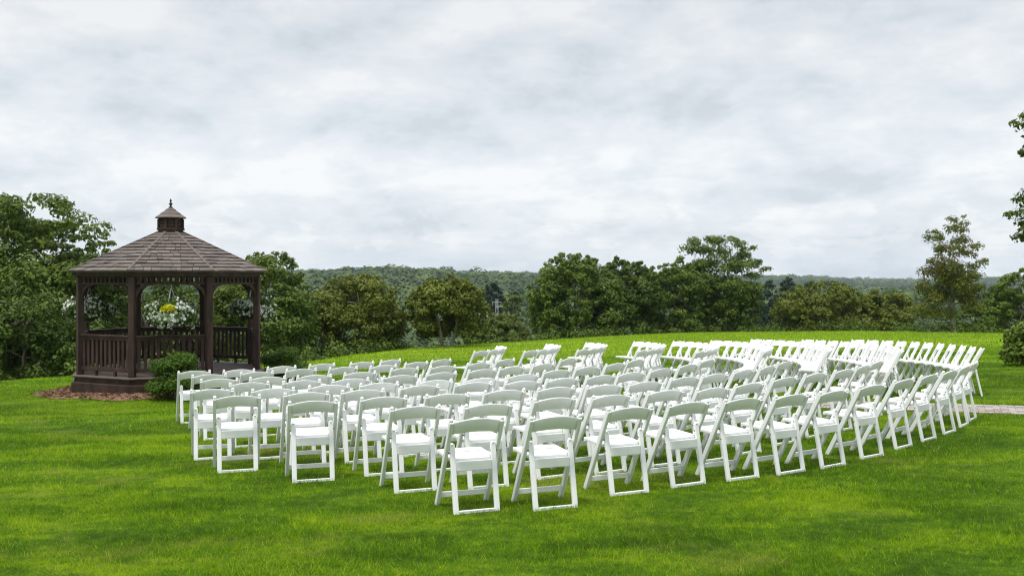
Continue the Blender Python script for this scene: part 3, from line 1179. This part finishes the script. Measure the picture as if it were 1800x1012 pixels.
# ------------------------------------------------------------------ shrubs near the gazebo and at the picture edge
SG = 'clipped shrubs by the gazebo'
shrub('clipped_shrub', 'rounded glossy green shrub in the mulch before the gazebo railing', 'shrub', 310, 18.75, 620, 112, 'leaf_box', SG, nleaf=13000, leaf=.048, seed=51, lobe=.29, nlobes=30)
shrub('clipped_shrub', 'low rounded green shrub beyond the gazebo entrance, above the back chairs', 'shrub', 496, 22.6, 612, 90, 'leaf_box', SG, nleaf=10500, leaf=.048, seed=52, lobe=.30, nlobes=28)
shrub('broad_shrub', 'broad-leaved shrub on the lawn past the chairs, cut by the picture edge', 'shrub', 1806, 23.5, 563, 104, 'leaf_rhodo', None, nleaf=2600, leaf=.12, seed=53, lobe=.42, nlobes=14)


def edge_tree():
    """its trunk stands outside the frame, some sprays of leaves reach into it"""
    global rng
    rng = np.random.default_rng(61)
    random.seed(61)
    D = 19.0
    base = at(1968, D)
    root = empty('overhanging_tree', base, 'tree outside the frame with dark leaf sprays reaching in before the sky', 'tree')
    mb = MB()
    H = 7.0
    st = branch(mb, (0, 0, -.4), (0.1, .2, 5.4), .19, .07, .03, 8, 8)
    st2 = branch(mb, (0.1, .2, 5.4), (0.0, .1, 7.4), .07, .02, .05, 6, 4)
    Q, Fq, nb = [], [], 0

    def loc(px, y, dy=0.0):
        d = D + dy
        return Vector((px_u(px) * d, d, CAMZ + (484 - y) / 1750 * d)) - base
    sprays = [(1792, 220, .18), (1806, 206, .18), (1822, 225, .25), (1800, 268, .10), (1818, 262, .2), (1778, 378, .13), (1794, 352, .16), (1806, 376, .24),
              (1798, 396, .14), (1792, 418, .14), (1812, 412, .26), (1812, 342, .22)]
    pts = [(loc(px, y, random.uniform(-.3, .3)), r) for px, y, r in sprays]
    for i in range(46):
        a = random.uniform(0, 2 * PI)
        z = random.uniform(1.6, 7.6)
        rr = random.uniform(.5, 1.0) * (1.55 if z < 6 else .9)
        c = Vector((math.cos(a) * rr, math.sin(a) * rr, z))
        # kept outside the frame, as in the photograph
        wx, wy = base.x + c.x, base.y + c.y
        if wx / wy < px_u(1840):
            continue
        pts.append((c, random.uniform(.35, .6)))
    for c, lr in pts:
        n = int(26 + 250 * lr)
        p, nr = lobe_leaves(np.array(c), lr, n, squash=.75)
        q, f = leaf_quads(p, nr, np.full(n, .095))
        Q.append(q)
        Fq.append(f + nb)
        nb += len(q)
        p0 = min(st + st2, key=lambda p: abs(p.z - (c.z - .35)))
        branch(mb, p0, c, .028, .006, .08, 5, 5)
    mb.build('trunk', M['bark'], root)
    link('crown', np_mesh('crown', np.vstack(Q), np.vstack(Fq)), M['leaf_dark'], root)


edge_tree()

# ------------------------------------------------------------------ the gazebo


def build_gazebo():
    ang0 = math.atan2(-0.945, 0.327)         # the front face looks at the camera side
    zg = gz(G.x, G.y)
    base = Vector((G.x, G.y, 0))
    root = empty('gazebo', (G.x, G.y, zg), 'octagonal dark brown wooden gazebo with shingled roof and cupola', 'gazebo', rz=0)
    Z = lambda z: z - zg                       # heights above are absolute

    def face(i):
        """outward direction and sideways direction of face i"""
        a = ang0 + i * PI / 4
        n = Vector((math.cos(a), math.sin(a), 0))
        return n, Vector((-n.y, n.x, 0))

    def vert(i, ap):
        a = ang0 + PI / 8 + i * PI / 4
        r = ap / math.cos(PI / 8)
        return Vector((math.cos(a) * r, math.sin(a) * r, 0))
    rot = ang0 + PI / 8
    cs = 1 / math.cos(PI / 8)
    A = 1.745
    zf, zg0 = Z(-0.07), Z(-0.46)
    mb = MB()
    mb.lathe((0, 0, 0), ((1.905 * cs, zg0 - .15), (1.905 * cs, Z(-0.225)), (1.88 * cs, Z(-0.21))), 8, rot, False)
    mb.lathe((0, 0, 0), ((1.85 * cs, Z(-0.208)), (1.85 * cs, Z(-0.115))), 8, rot, False)
    mb.build('base_skirt', M['stain'], root)
    mb = MB()
    mb.lathe((0, 0, 0), ((1.885 * cs, Z(-0.112)), (1.90 * cs, Z(-0.10)), (1.90 * cs, Z(-0.082)), (1.89 * cs, zf)), 8, rot, False)
    mb.build('deck', M['deck'], root)
    # step before the open side (face 1)
    n, s = face(1)
    mb = MB()
    Mx = Matrix((s, n, (0, 0, 1))).transposed()
    mb.box(n * 2.10 + Vector((0, 0, Z(-0.30))), (1.25, .36, .22), Mx, .01)
    mb.build('step', M['deck'], root)
    # posts
    for i in range(8):
        v = vert(i, A)
        d = v.normalized()
        Mx = Matrix((Vector((-d.y, d.x, 0)), d, (0, 0, 1))).transposed()
        mb = MB()
        mb.box(v + Vector((0, 0, (zf + Z(1.93)) / 2)), (.125, .125, Z(1.93) - zf), Mx, .012)
        mb.build('post', M['stain'], root)
    side = A * 2 * math.tan(PI / 8)
    for i in range(8):
        n, s = face(i)
        c = n * A
        Mx = Matrix((s, n, (0, 0, 1))).transposed()
        L0 = side - .13
        # frieze with little spindles
        mb = MB()
        mb.box(c + Vector((0, 0, Z(1.915))), (side + .02, .10, .05), Mx)
        mb.box(c + Vector((0, 0, Z(1.775))), (L0, .05, .040), Mx, .005)
        k = 11
        for j in range(k):
            x = (j - (k - 1) / 2) * L0 / k
            mb.box(c + s * x + Vector((0, 0, Z(1.8425))), (.062 if j % 2 == 0 else .05, .03, .094), Mx)
        mb.build('frieze', M['stain'], root)
        # curved braces
        for sg in (-1, 1):
            mb = MB()
            px = sg * (L0 / 2)
            prev = None
            rr = .345
            q = 7
            for j in range(q + 1):
                t = j / q * PI / 2
                # arc bulging into the corner
                xo = rr * (1 - math.cos(t))
                zo = rr * math.sin(t)
                p_in = Vector((px - sg * (xo + .0), 0, Z(1.405) + zo))
                wv = .072
                p_out = Vector((px - sg * max(0, xo - wv * math.cos(t)), 0, Z(1.405) + min(rr + .005, zo + wv * math.sin(t))))
                ring = []
                for pp in (p_in, p_out):
                    for dy in (-.022, .022):
                        ring.append(mb.bm.verts.new(c + s * pp.x + n * dy + Vector((0, 0, pp.z))))
                if prev:
                    a0, a1, b0, b1 = prev
                    c0, c1, d0, d1 = ring
                    for f in ((a0, c0, c1, a1), (b0, b1, d1, d0), (a0, b0, d0, c0), (a1, c1, d1, b1)):
                        mb.bm.faces.new(f)
                prev = ring
            mb.build('brace', M['stain'], root)
        # railing on every side but the open one
        if i != 1:
            mb = MB()
            mb.box(c + Vector((0, 0, Z(0.735))), (L0, .105, .035), Mx, .006)
            mb.box(c + Vector((0, 0, Z(0.683))), (L0, .045, .065), Mx)
            mb.box(c + Vector((0, 0, Z(0.065))), (L0, .05, .075), Mx, .005)
            for x in (-L0 * .2, L0 * .2):
                mb.box(c + s * x + Vector((0, 0, Z(-0.021))), (.05, .05, .095), Mx)
            r = mb.build('railing', M['stain'], root)
            k = 11
            for j in range(k):
                x = (j - (k - 1) / 2) * L0 / k
                mb = MB()
                mb.box(c + s * x + Vector((0, 0, Z(0.3765))), (.058, .028, .547), Mx)
                mb.build('baluster', M['stain'], r)
    # roof: fascia, boards, courses of shakes
    ze, zt, re, rt = Z(2.015), Z(2.855), 1.935, .24
    mb = MB()
    mb.lathe((0, 0, 0), ((1.80 * cs, Z(1.942)), (1.895 * cs, Z(1.942)), (1.895 * cs, ze - .004), (rt * cs, zt - .03), (rt * .9 * cs, zt - .09), (1.80 * cs, Z(1.985))), 8, rot, False)
    roof = mb.build('roof', M['stain'], root)
    mb = MB()
    random.seed(3)
    nc = 12
    ta = math.tan(PI / 8)
    for i in range(8):
        n, s = face(i)
        slope = Vector((0, 0, zt - ze)) + n * (rt - re)
        nrm = (n * (zt - ze) + Vector((0, 0, re - rt))).normalized()
        for j in range(nc):
            t0, t1 = j / nc - (.0 if j else .012), min(1.0, (j + 1) / nc + .035)
            r0, r1 = re + (rt - re) * t0, re + (rt - re) * t1
            w0, w1 = r0 * ta, r1 * ta
            x = -w0
            edges = [-w0]
            while x < w0 - .20:
                x += random.uniform(.09, .24)
                edges.append(x)
            edges[-1] = w0
            for xa, xb in zip(edges, edges[1:]):
                th = random.uniform(.032, .048)
                dj = random.uniform(-.006, .006)
                g = .004
                c8 = []
                for lift in (0, 1):
                    for (xx, tt, wl, low) in ((xa + g, t0, w0, 1), (xb - g, t0, w0, 1), (xb - g, t1, w1, 0), (xa + g, t1, w1, 0)):
                        xx = max(-wl, min(wl, xx))
                        p = n * re + Vector((0, 0, ze)) + slope * (tt + (dj if low and j else 0)) + s * xx
                        p = p + nrm * (.004 + (th if low else .008) * lift)
                        c8.append(p)
                if (c8[2] - c8[3]).length < .004:
                    continue
                mb.hexa(c8)
    mb.build('shingles', M['shake'], roof)
    for i in range(8):
        a = vert(i, re - .005)
        b = vert(i, rt)
        mb = MB()
        a.z, b.z = ze + .036, zt + .03
        d = a.normalized()
        mb.bar(a, b, .062, .020, (-d.y, d.x, 0))
        mb.build('hip_cap', M['shake'], roof)
    # cupola
    mb = MB()
    z0 = Z(2.815)
    mb.lathe((0, 0, 0), ((.255 * cs, z0), (.255 * cs, z0 + .10), (.285 * cs, z0 + .105), (.285 * cs, z0 + .135), (.24 * cs, z0 + .14), (.235 * cs, z0 + .33), (.255 * cs, z0 + .335), (.255 * cs, z0 + .355)), 8, rot, False)
    for i in range(8):
        n, s = face(i)
        Mx = Matrix((s, n, (0, 0, 1))).transposed()
        for q in range(5):
            mb.box(n * .243 + Vector((0, 0, z0 + .165 + q * .033)), (.12, .02, .022), Mx @ Matrix.Rotation(.5, 3, 'X'))
        v = vert(i, .242)
        mb.box(v + Vector((0, 0, z0 + .235)), (.05, .05, .19), Matrix.Rotation(math.atan2(v.y, v.x), 3, 'Z'))
    cup = mb.build('cupola', M['stain'], root)
    mb = MB()
    zc = z0 + .358
    for j, (ra, rb, za, zb_) in enumerate(((.315, .20, 0, .085), (.215, .10, .080, .165), (.115, .02, .160, .235))):
        mb.lathe((0, 0, 0), ((ra * cs, zc + za), (ra * cs, zc + za + .014), (rb * cs, zc + zb_ + .01)), 8, rot, False)
    mb.build('cupola_roof', M['shake'], cup)
    mb = MB()
    zz = zc + .225
    mb.lathe((0, 0, 0), ((.030, zz), (.045, zz + .015), (.018, zz + .035), (.018, zz + .05), (.045, zz + .08), (.018, zz + .11), (.014, zz + .13), (.026, zz + .15), (.012, zz + .18), (.003, zz + .20)), 12)
    mb.build('finial', M['stain'], cup)
    return ang0, face


ANG0, gface = build_gazebo()


def hanging_basket(face_i, label, lime, seed, rad=.50, push=0.0, zc=1.20):
    global rng
    rng = np.random.default_rng(seed)
    random.seed(seed)
    n, s = gface(face_i)
    p = Vector((G.x, G.y, 0)) + n * (1.745 + push)
    zb = zc - .20
    root = empty('hanging_basket', (p.x, p.y, zb), label, 'flower basket', 'flower baskets hanging in the gazebo arches')
    mb = MB()
    mb.lathe((0, 0, 0), ((.10, -.02), (.17, .08), (.20, .20), (.185, .20), (.16, .12)), 14)
    mb.build('pot', M['pot'], root)
    mb = MB()
    top = 1.755 - zb
    for k in range(3):
        a = 2 * PI * k / 3 + .4
        mb.tube([(.19 * math.cos(a), .19 * math.sin(a), .20), (0, 0, top - .06)], .006, 5)
    mb.tube([(0, 0, top - .07), (.015, 0, top - .03), (0, 0, top)], .007, 5)
    mb.build('wire_hanger', M['metal'], root)
    nl = 4600
    c = np.array((0, 0, .20))
    pp, nr = [], []
    for k in range(13):
        a = 2 * PI * k / 12
        cc = np.array((math.cos(a) * rad * .62, math.sin(a) * rad * .62, random.uniform(.05, .30))) if k < 12 else np.array((0, 0, .32))
        q, m_ = lobe_leaves(cc, rad * random.uniform(.32, .46), nl // 13, squash=.8)
        pp.append(q)
        nr.append(m_)
    pp, nr = np.vstack(pp), np.vstack(nr)
    q, f = leaf_quads(pp, nr, np.full(len(pp), .062))
    fo = link('foliage', np_mesh('foliage', q, f), M['leaf_basket'], root)
    # blossoms: five petals each
    pick = rng.permutation(len(pp))
    V, T = [], []
    cnt = 0
    for idx in pick:
        if cnt > 560:
            break
        d = pp[idx] - np.array((0, 0, .15))
        if lime and d[2] > .16 and abs(d[0] + .04) < .10 and d[1] < .0:
            continue
        dn = d / np.linalg.norm(d)
        if np.linalg.norm(d) < rad * .62:
            continue
        cnt += 1
        o = pp[idx] + dn * .03
        nn = dn + rng.normal(0, .35, 3)
        nn /= np.linalg.norm(nn)
        t = np.cross(nn, rng.normal(size=3))
        t /= np.linalg.norm(t)
        b = np.cross(nn, t)
        r = rng.uniform(.024, .042)
        base_i = len(V)
        V.append(o)
        for j in range(10):
            a = 2 * PI * j / 10
            rr = r if j % 2 == 0 else r * .62
            V.append(o + (t * math.cos(a) + b * math.sin(a)) * rr + nn * (.008 if j % 2 == 0 else .004))
        for j in range(10):
            T.append((base_i, base_i + 1 + j, base_i + 1 + (j + 1) % 10))
    link('blossoms', np_mesh('blossoms', np.array(V), np.array(T)), M['petal'], root)
    if lime:
        k = 260
        cdir = -Vector((G.x, G.y, 0)).normalized()
        cc = np.array((-.05, 0, .25)) + np.array((n.x * .36, n.y * .36, 0))
        d = unit(k)
        d[:, 2] = np.abs(d[:, 2])
        p2 = cc + d * rng.uniform(.03, .15, (k, 1)) * np.array((1, 1, .9))
        q, f = leaf_quads(p2, d + rng.normal(0, .5, (k, 3)), np.full(k, .10), .34, tang=d)
        link('lime_foliage', np_mesh('lime_foliage', q, f), M['leaf_lime'], root)
    return root


hanging_basket(0, 'hanging basket of white blossoms with a bright lime tuft in the front arch', True, 71, push=.10)
hanging_basket(2, 'hanging basket of white blossoms by the entrance-side gazebo post', False, 72, push=-.05)
hanging_basket(6, 'hanging basket of white blossoms at the gazebo arch facing away from the chairs', False, 73, push=-.12)

# ------------------------------------------------------------------ the chairs
YF, YT, HT = 0.20, -0.235, 0.79          # foot and top of the long leaning posts


def post_y(z):
    return YF + (YT - YF) * z / HT


def rear_y(z):
    return -0.215 + z * 0.198


def chair_parts():
    parts = []
    for sx in (-1, 1):
        mb = MB()
        x = sx * 0.222
        mb.bar((x, YF, 0), (x, post_y(.775), .775), .034, .050, (1, 0, 0), .007)
        mb.lathe((x, post_y(.772), .772), ((.0165, 0), (.0185, .012), (.015, .024), (.007, .030)), 10)
        parts.append(('front_leg', mb.mesh('front_leg')))
    for sx in (-1, 1):
        mb = MB()
        x = sx * 0.180
        mb.bar((x, rear_y(0), 0), (x, rear_y(.565), .565), .046, .030, (1, 0, 0), .007)
        # rounded upper end
        mb.lathe((x, rear_y(.562), .562), ((.020, 0), (.017, .010), (.008, .018)), 10)
        # pivot bolt
        nf = len(mb.bm.faces)
        for zz, yo in ((.50, 0), (.405, 0)):
            mb.tube([(x - sx * .0255, rear_y(zz) + (.004 if yo == 0 else yo + .006), zz), (x + sx * (.034 if zz > .45 else .0255), rear_y(zz) + (.004 if yo == 0 else yo + .006), zz)], .0065, 8)
        mb.bm.faces.ensure_lookup_table()
        for f in mb.bm.faces[nf:]:
            f.material_index = 1
        parts.append(('rear_leg', mb.mesh('rear_leg')))
    mb = MB()
    mb.bar((-.156, rear_y(.02), .020), (.156, rear_y(.02), .020), .024, .038, (0, 1, 0), .005)
    parts.append(('foot_bar', mb.mesh('foot_bar')))
    mb = MB()
    y = rear_y(.39) - .004
    mb.bar((-.156, y, .392), (.156, y, .392), .022, .082, (0, 1, 0), .005)
    parts.append(('seat_rail', mb.mesh('seat_rail')))
    mb = MB()
    mb.bar((-.204, post_y(.108), .108), (.204, post_y(.108), .108), .020, .046, (0, 1, 0), .004)
    parts.append(('stretcher', mb.mesh('stretcher')))
    # slatted, slightly dished seat
    mb = MB()
    zr, zfz = .440, .458
    y0, y1 = -.120, .262
    zs = lambda yy: zr + (zfz - zr) * (yy - y0) / (y1 - y0)
    for sx in (-1, 1):
        mb.bar((sx * .178, -.068, zs(-.068)), (sx * .178, y1 - .012, zs(y1)), .046, .030, (1, 0, 0), .006)
    mb.bar((-.155, y0 + .018, zs(y0)), (.155, y0 + .018, zs(y0)), .034, .026, (0, 1, 0), .005)
    ns = 5
    for k in range(ns):
        wv = (y1 - .028 - (y0 + .040)) / ns
        yc = y0 + .040 + (k + .5) * wv
        mb.bar((-.156, yc, zs(yc) - .002 - .006 * math.sin(PI * (k + .5) / ns)), (.156, yc, zs(yc) - .002 - .006 * math.sin(PI * (k + .5) / ns)), wv - .021, .020, (0, 1, 0), .004)
    mb.bar((-.201, y1 - .008, zs(y1) - .006), (.201, y1 - .008, zs(y1) - .006), .036, .042, (0, 1, 0), .009)
    mb.bar((-.150, .10, .418), (.150, .10, .418), .030, .024, (0, 1, 0), .003)
    parts.append(('seat', mb.mesh('seat')))
    # arched, bowed back panel
    mb = MB()
    nx = 14
    rings = []
    for i in range(nx + 1):
        x = -.209 + .418 * i / nx
        q = 1 - (x / .209) ** 2
        zt = .766 + .032 * q
        zb = .660 + .022 * q
        bow = -.030 * q
        ring = []
        for z, off in ((zb, -.009), (zb + .006, -.012), (zt - .006, -.012), (zt, -.008), (zt, .006), (zt - .006, .010), (zb + .006, .010), (zb, .006)):
            ring.append(mb.bm.verts.new((x, post_y(z) + bow + off, z)))
        rings.append(ring)
    for a, b in zip(rings, rings[1:]):
        m = len(a)
        for k in range(m):
            f = mb.bm.faces.new((a[k], a[(k + 1) % m], b[(k + 1) % m], b[k]))
            f.smooth = True
    mb.bm.faces.new(rings[0])
    mb.bm.faces.new(rings[-1][::-1])
    parts.append(('backrest', mb.mesh('backrest')))
    for nm, me in parts:
        me.materials.append(M['white'])
        me.materials.append(M['bolt'])
    return parts


PARTS = chair_parts()
TOPL = Vector((0, post_y(.798) - .036, .798))


def ray_top(px, y):
    """back-projects a seen back-rest top onto the sloping lawn raised by the chair's height"""
    u = px_u(px)
    D = 12.0
    for _ in range(80):
        D = 0.5 * D + 0.5 * (CAMZ - TOPL.z - float(slope_z(u * D, D))) * 1750 / (y - 484)
    return Vector((u * D, D, 0))


chair_count = [0]
first_chair = []
CHG = 'white folding chairs in curved rows on the lawn'


def place_chair(top, heading, label, jit=1.0):
    """top: where the crest of the back rest stands; heading: rotation about the vertical, 0 facing +Y"""
    h = heading + random.gauss(0, .030) * jit
    e = .2
    gx = float(slope_z(top.x + e, top.y) - slope_z(top.x - e, top.y)) / (2 * e)
    gy = float(slope_z(top.x, top.y + e) - slope_z(top.x, top.y - e)) / (2 * e)
    q = Vector((0, 0, 1)).rotation_difference(Vector((-gx, -gy, 1)).normalized()) @ Matrix.Rotation(h, 3, 'Z').to_quaternion()
    off = q @ TOPL
    x, y = top.x - off.x, top.y - off.y
    z = float(slope_z(x, y))
    if not first_chair:
        root = bpy.data.objects.new('folding_chair', None)
        root.empty_display_size = .2
        COL.objects.link(root)
        for nm, me in PARTS:
            o = bpy.data.objects.new(nm, me)
            o.parent = root
            COL.objects.link(o)
        first_chair.append(root)
        first_chair.append(list(root.children))
        tag(root, label, 'chair', CHG)
    else:
        root = first_chair[0].copy()
        COL.objects.link(root)
        for ch in first_chair[1]:
            c = ch.copy()
            COL.objects.link(c)
            c.parent = root
    root['label'] = label
    root.location = (x, y, z - .014)
    root.rotation_mode = 'QUATERNION'
    root.rotation_quaternion = q
    chair_count[0] += 1
    return root


ORD = ['first', 'second', 'third', 'fourth', 'fifth', 'sixth', 'seventh', 'eighth', 'ninth', 'tenth', 'eleventh', 'twelfth', 'thirteenth', 'fourteenth']
NEAR = [
    [(342, 649.6), (421.4, 647.3), (497.4, 641.6), (569.4, 637.3), (640, 634), (690.8, 630)],
    [(368.7, 655.8), (453.4, 651), (532, 646), (606.7, 642.7), (677.4, 639.6), (736, 634), (780, 629.6)],
    [(386, 663.4), (472, 659.8), (554.7, 656.7), (636, 651.6), (715, 644), (782.7, 640.7), (845.4, 635.3), (893, 629.2)],
    [(438.7, 669.6), (532, 666), (618.7, 663), (706.5, 657), (780, 652), (852, 646.7), (904, 642), (960, 636.7), (1004, 627.6)],
    [(372.7, 681.4), (481.4, 679.8), (580, 674), (669.4, 670), (768, 665.4), (849.4, 662), (924, 655.4), (984, 647.4), (1037.4, 642), (1087, 636), (1122.7, 629.7)],
    [(417.4, 692.7), (540, 686.7), (640, 682), (741.4, 674.7), (836, 669.4), (922.7, 666.7), (993.4, 662), (1061.5, 656.7), (1114.7, 651.7), (1168, 645), (1216, 637.7), (1249, 630)],
    [(551.4, 701.4), (677, 694.3), (790, 689.2), (891, 682.5), (982.7, 677.4), (1066.8, 673.4), (1140, 667.7), (1209.4, 659.7), (1263, 654), (1313.4, 647), (1356, 640.4), (1385.4, 633)],
    [(733.4, 711), (862.8, 706.7), (980, 696), (1080, 690.8), (1176, 683), (1259, 678.4), (1324, 670.4), (1386.8, 660.4), (1440.5, 653), (1490.7, 646.4), (1524, 639.7), (1548, 632.4)],
    [(842, 732), (981.4, 728.3), (1113, 712.7), (1217.4, 703.7), (1313.4, 697), (1398.8, 690.4), (1473.4, 683.7), (1541.4, 673.7), (1597, 663.8), (1641.4, 655.7), (1677.4, 648.4), (1702.8, 641), (1717.4, 635)],
]
for i, row in enumerate(NEAR):
    for j, (px, y) in enumerate(row):
        p = ray_top(px, y)
        d = Vector((G.x, G.y, 0)) - p
        head = math.atan2(-d.x, d.y) - R(8.5 * i / 8)      # the outer rows are turned a little less
        place_chair(p, head, 'white folding chair before the brick path, %s row from gazebo, %s from lawn end' % (ORD[i], ORD[j]))

# the rows beyond the path: near end and far end of each, as seen; they curve more tightly
FAR = [((849.4, 614.7), (882, 606.4), 5), ((937, 614), (969.4, 603), 6), ((1029.4, 612), (1040, 600.7), 7), ((1133, 613.4), (1125, 599), 7),
       ((1235, 615), (1196, 598.3), 8), ((1351, 614), (1261.4, 597), 9), ((1463, 613), (1333.4, 595), 10), ((1590, 614), (1424, 595.7), 11), ((1730.8, 610.4), (1512, 595.7), 12)]
for i, (a, b, n) in enumerate(FAR):
    A_, B_ = ray_top(*a), ray_top(*b)
    ch = B_ - A_
    Lc = ch.length
    tdir = ch.normalized()
    nd = Vector((tdir.y, -tdir.x, 0))         # bulges away from the gazebo
    sag = Lc * (.105, .105, .105, .105, .105, .09, .085, .08, .072)[i]
    turn = R((0, 0, 0, 0, 0, 3, 4, 6, 15)[i])
    rad = Lc * Lc / (8 * sag) + sag / 2
    n = int(2 * rad * math.asin(min(1, Lc / 2 / rad)) / .47) + 1
    half = math.asin(min(1, Lc / 2 / rad))
    cen = (A_ + B_) / 2 - nd * (rad - sag)
    for j in range(n):
        t = -half + 2 * half * j / (n - 1)
        p = cen + (nd * math.cos(t) + tdir * math.sin(t)) * rad
        d = cen - p
        head = math.atan2(-d.x, d.y) - turn
        place_chair(p, head, 'white folding chair beyond the brick path, %s row from gazebo, %s from path end' % (ORD[i], ORD[j]))

# ------------------------------------------------------------------ the air between here and the hills


def haze():
    mb = MB()
    mb.box((0, 0, 10), (9000, 9000, 130))
    m = bpy.data.materials.new('haze')
    m.use_nodes = True
    t = m.node_tree
    t.nodes.remove(t.nodes['Principled BSDF'])
    v = N(t, 'ShaderNodeVolumePrincipled')
    v.inputs['Color'].default_value = (0.74, 0.86, 1.0, 1)
    v.inputs['Density'].default_value = 0.000115
    L(t, v.outputs[0], t.nodes['Material Output'].inputs['Volume'])
    o = mb.build('haze', m)
    tag(o, 'thin pale haze over the valley', 'haze', kind='stuff')


HAZE = True
if HAZE:
    haze()
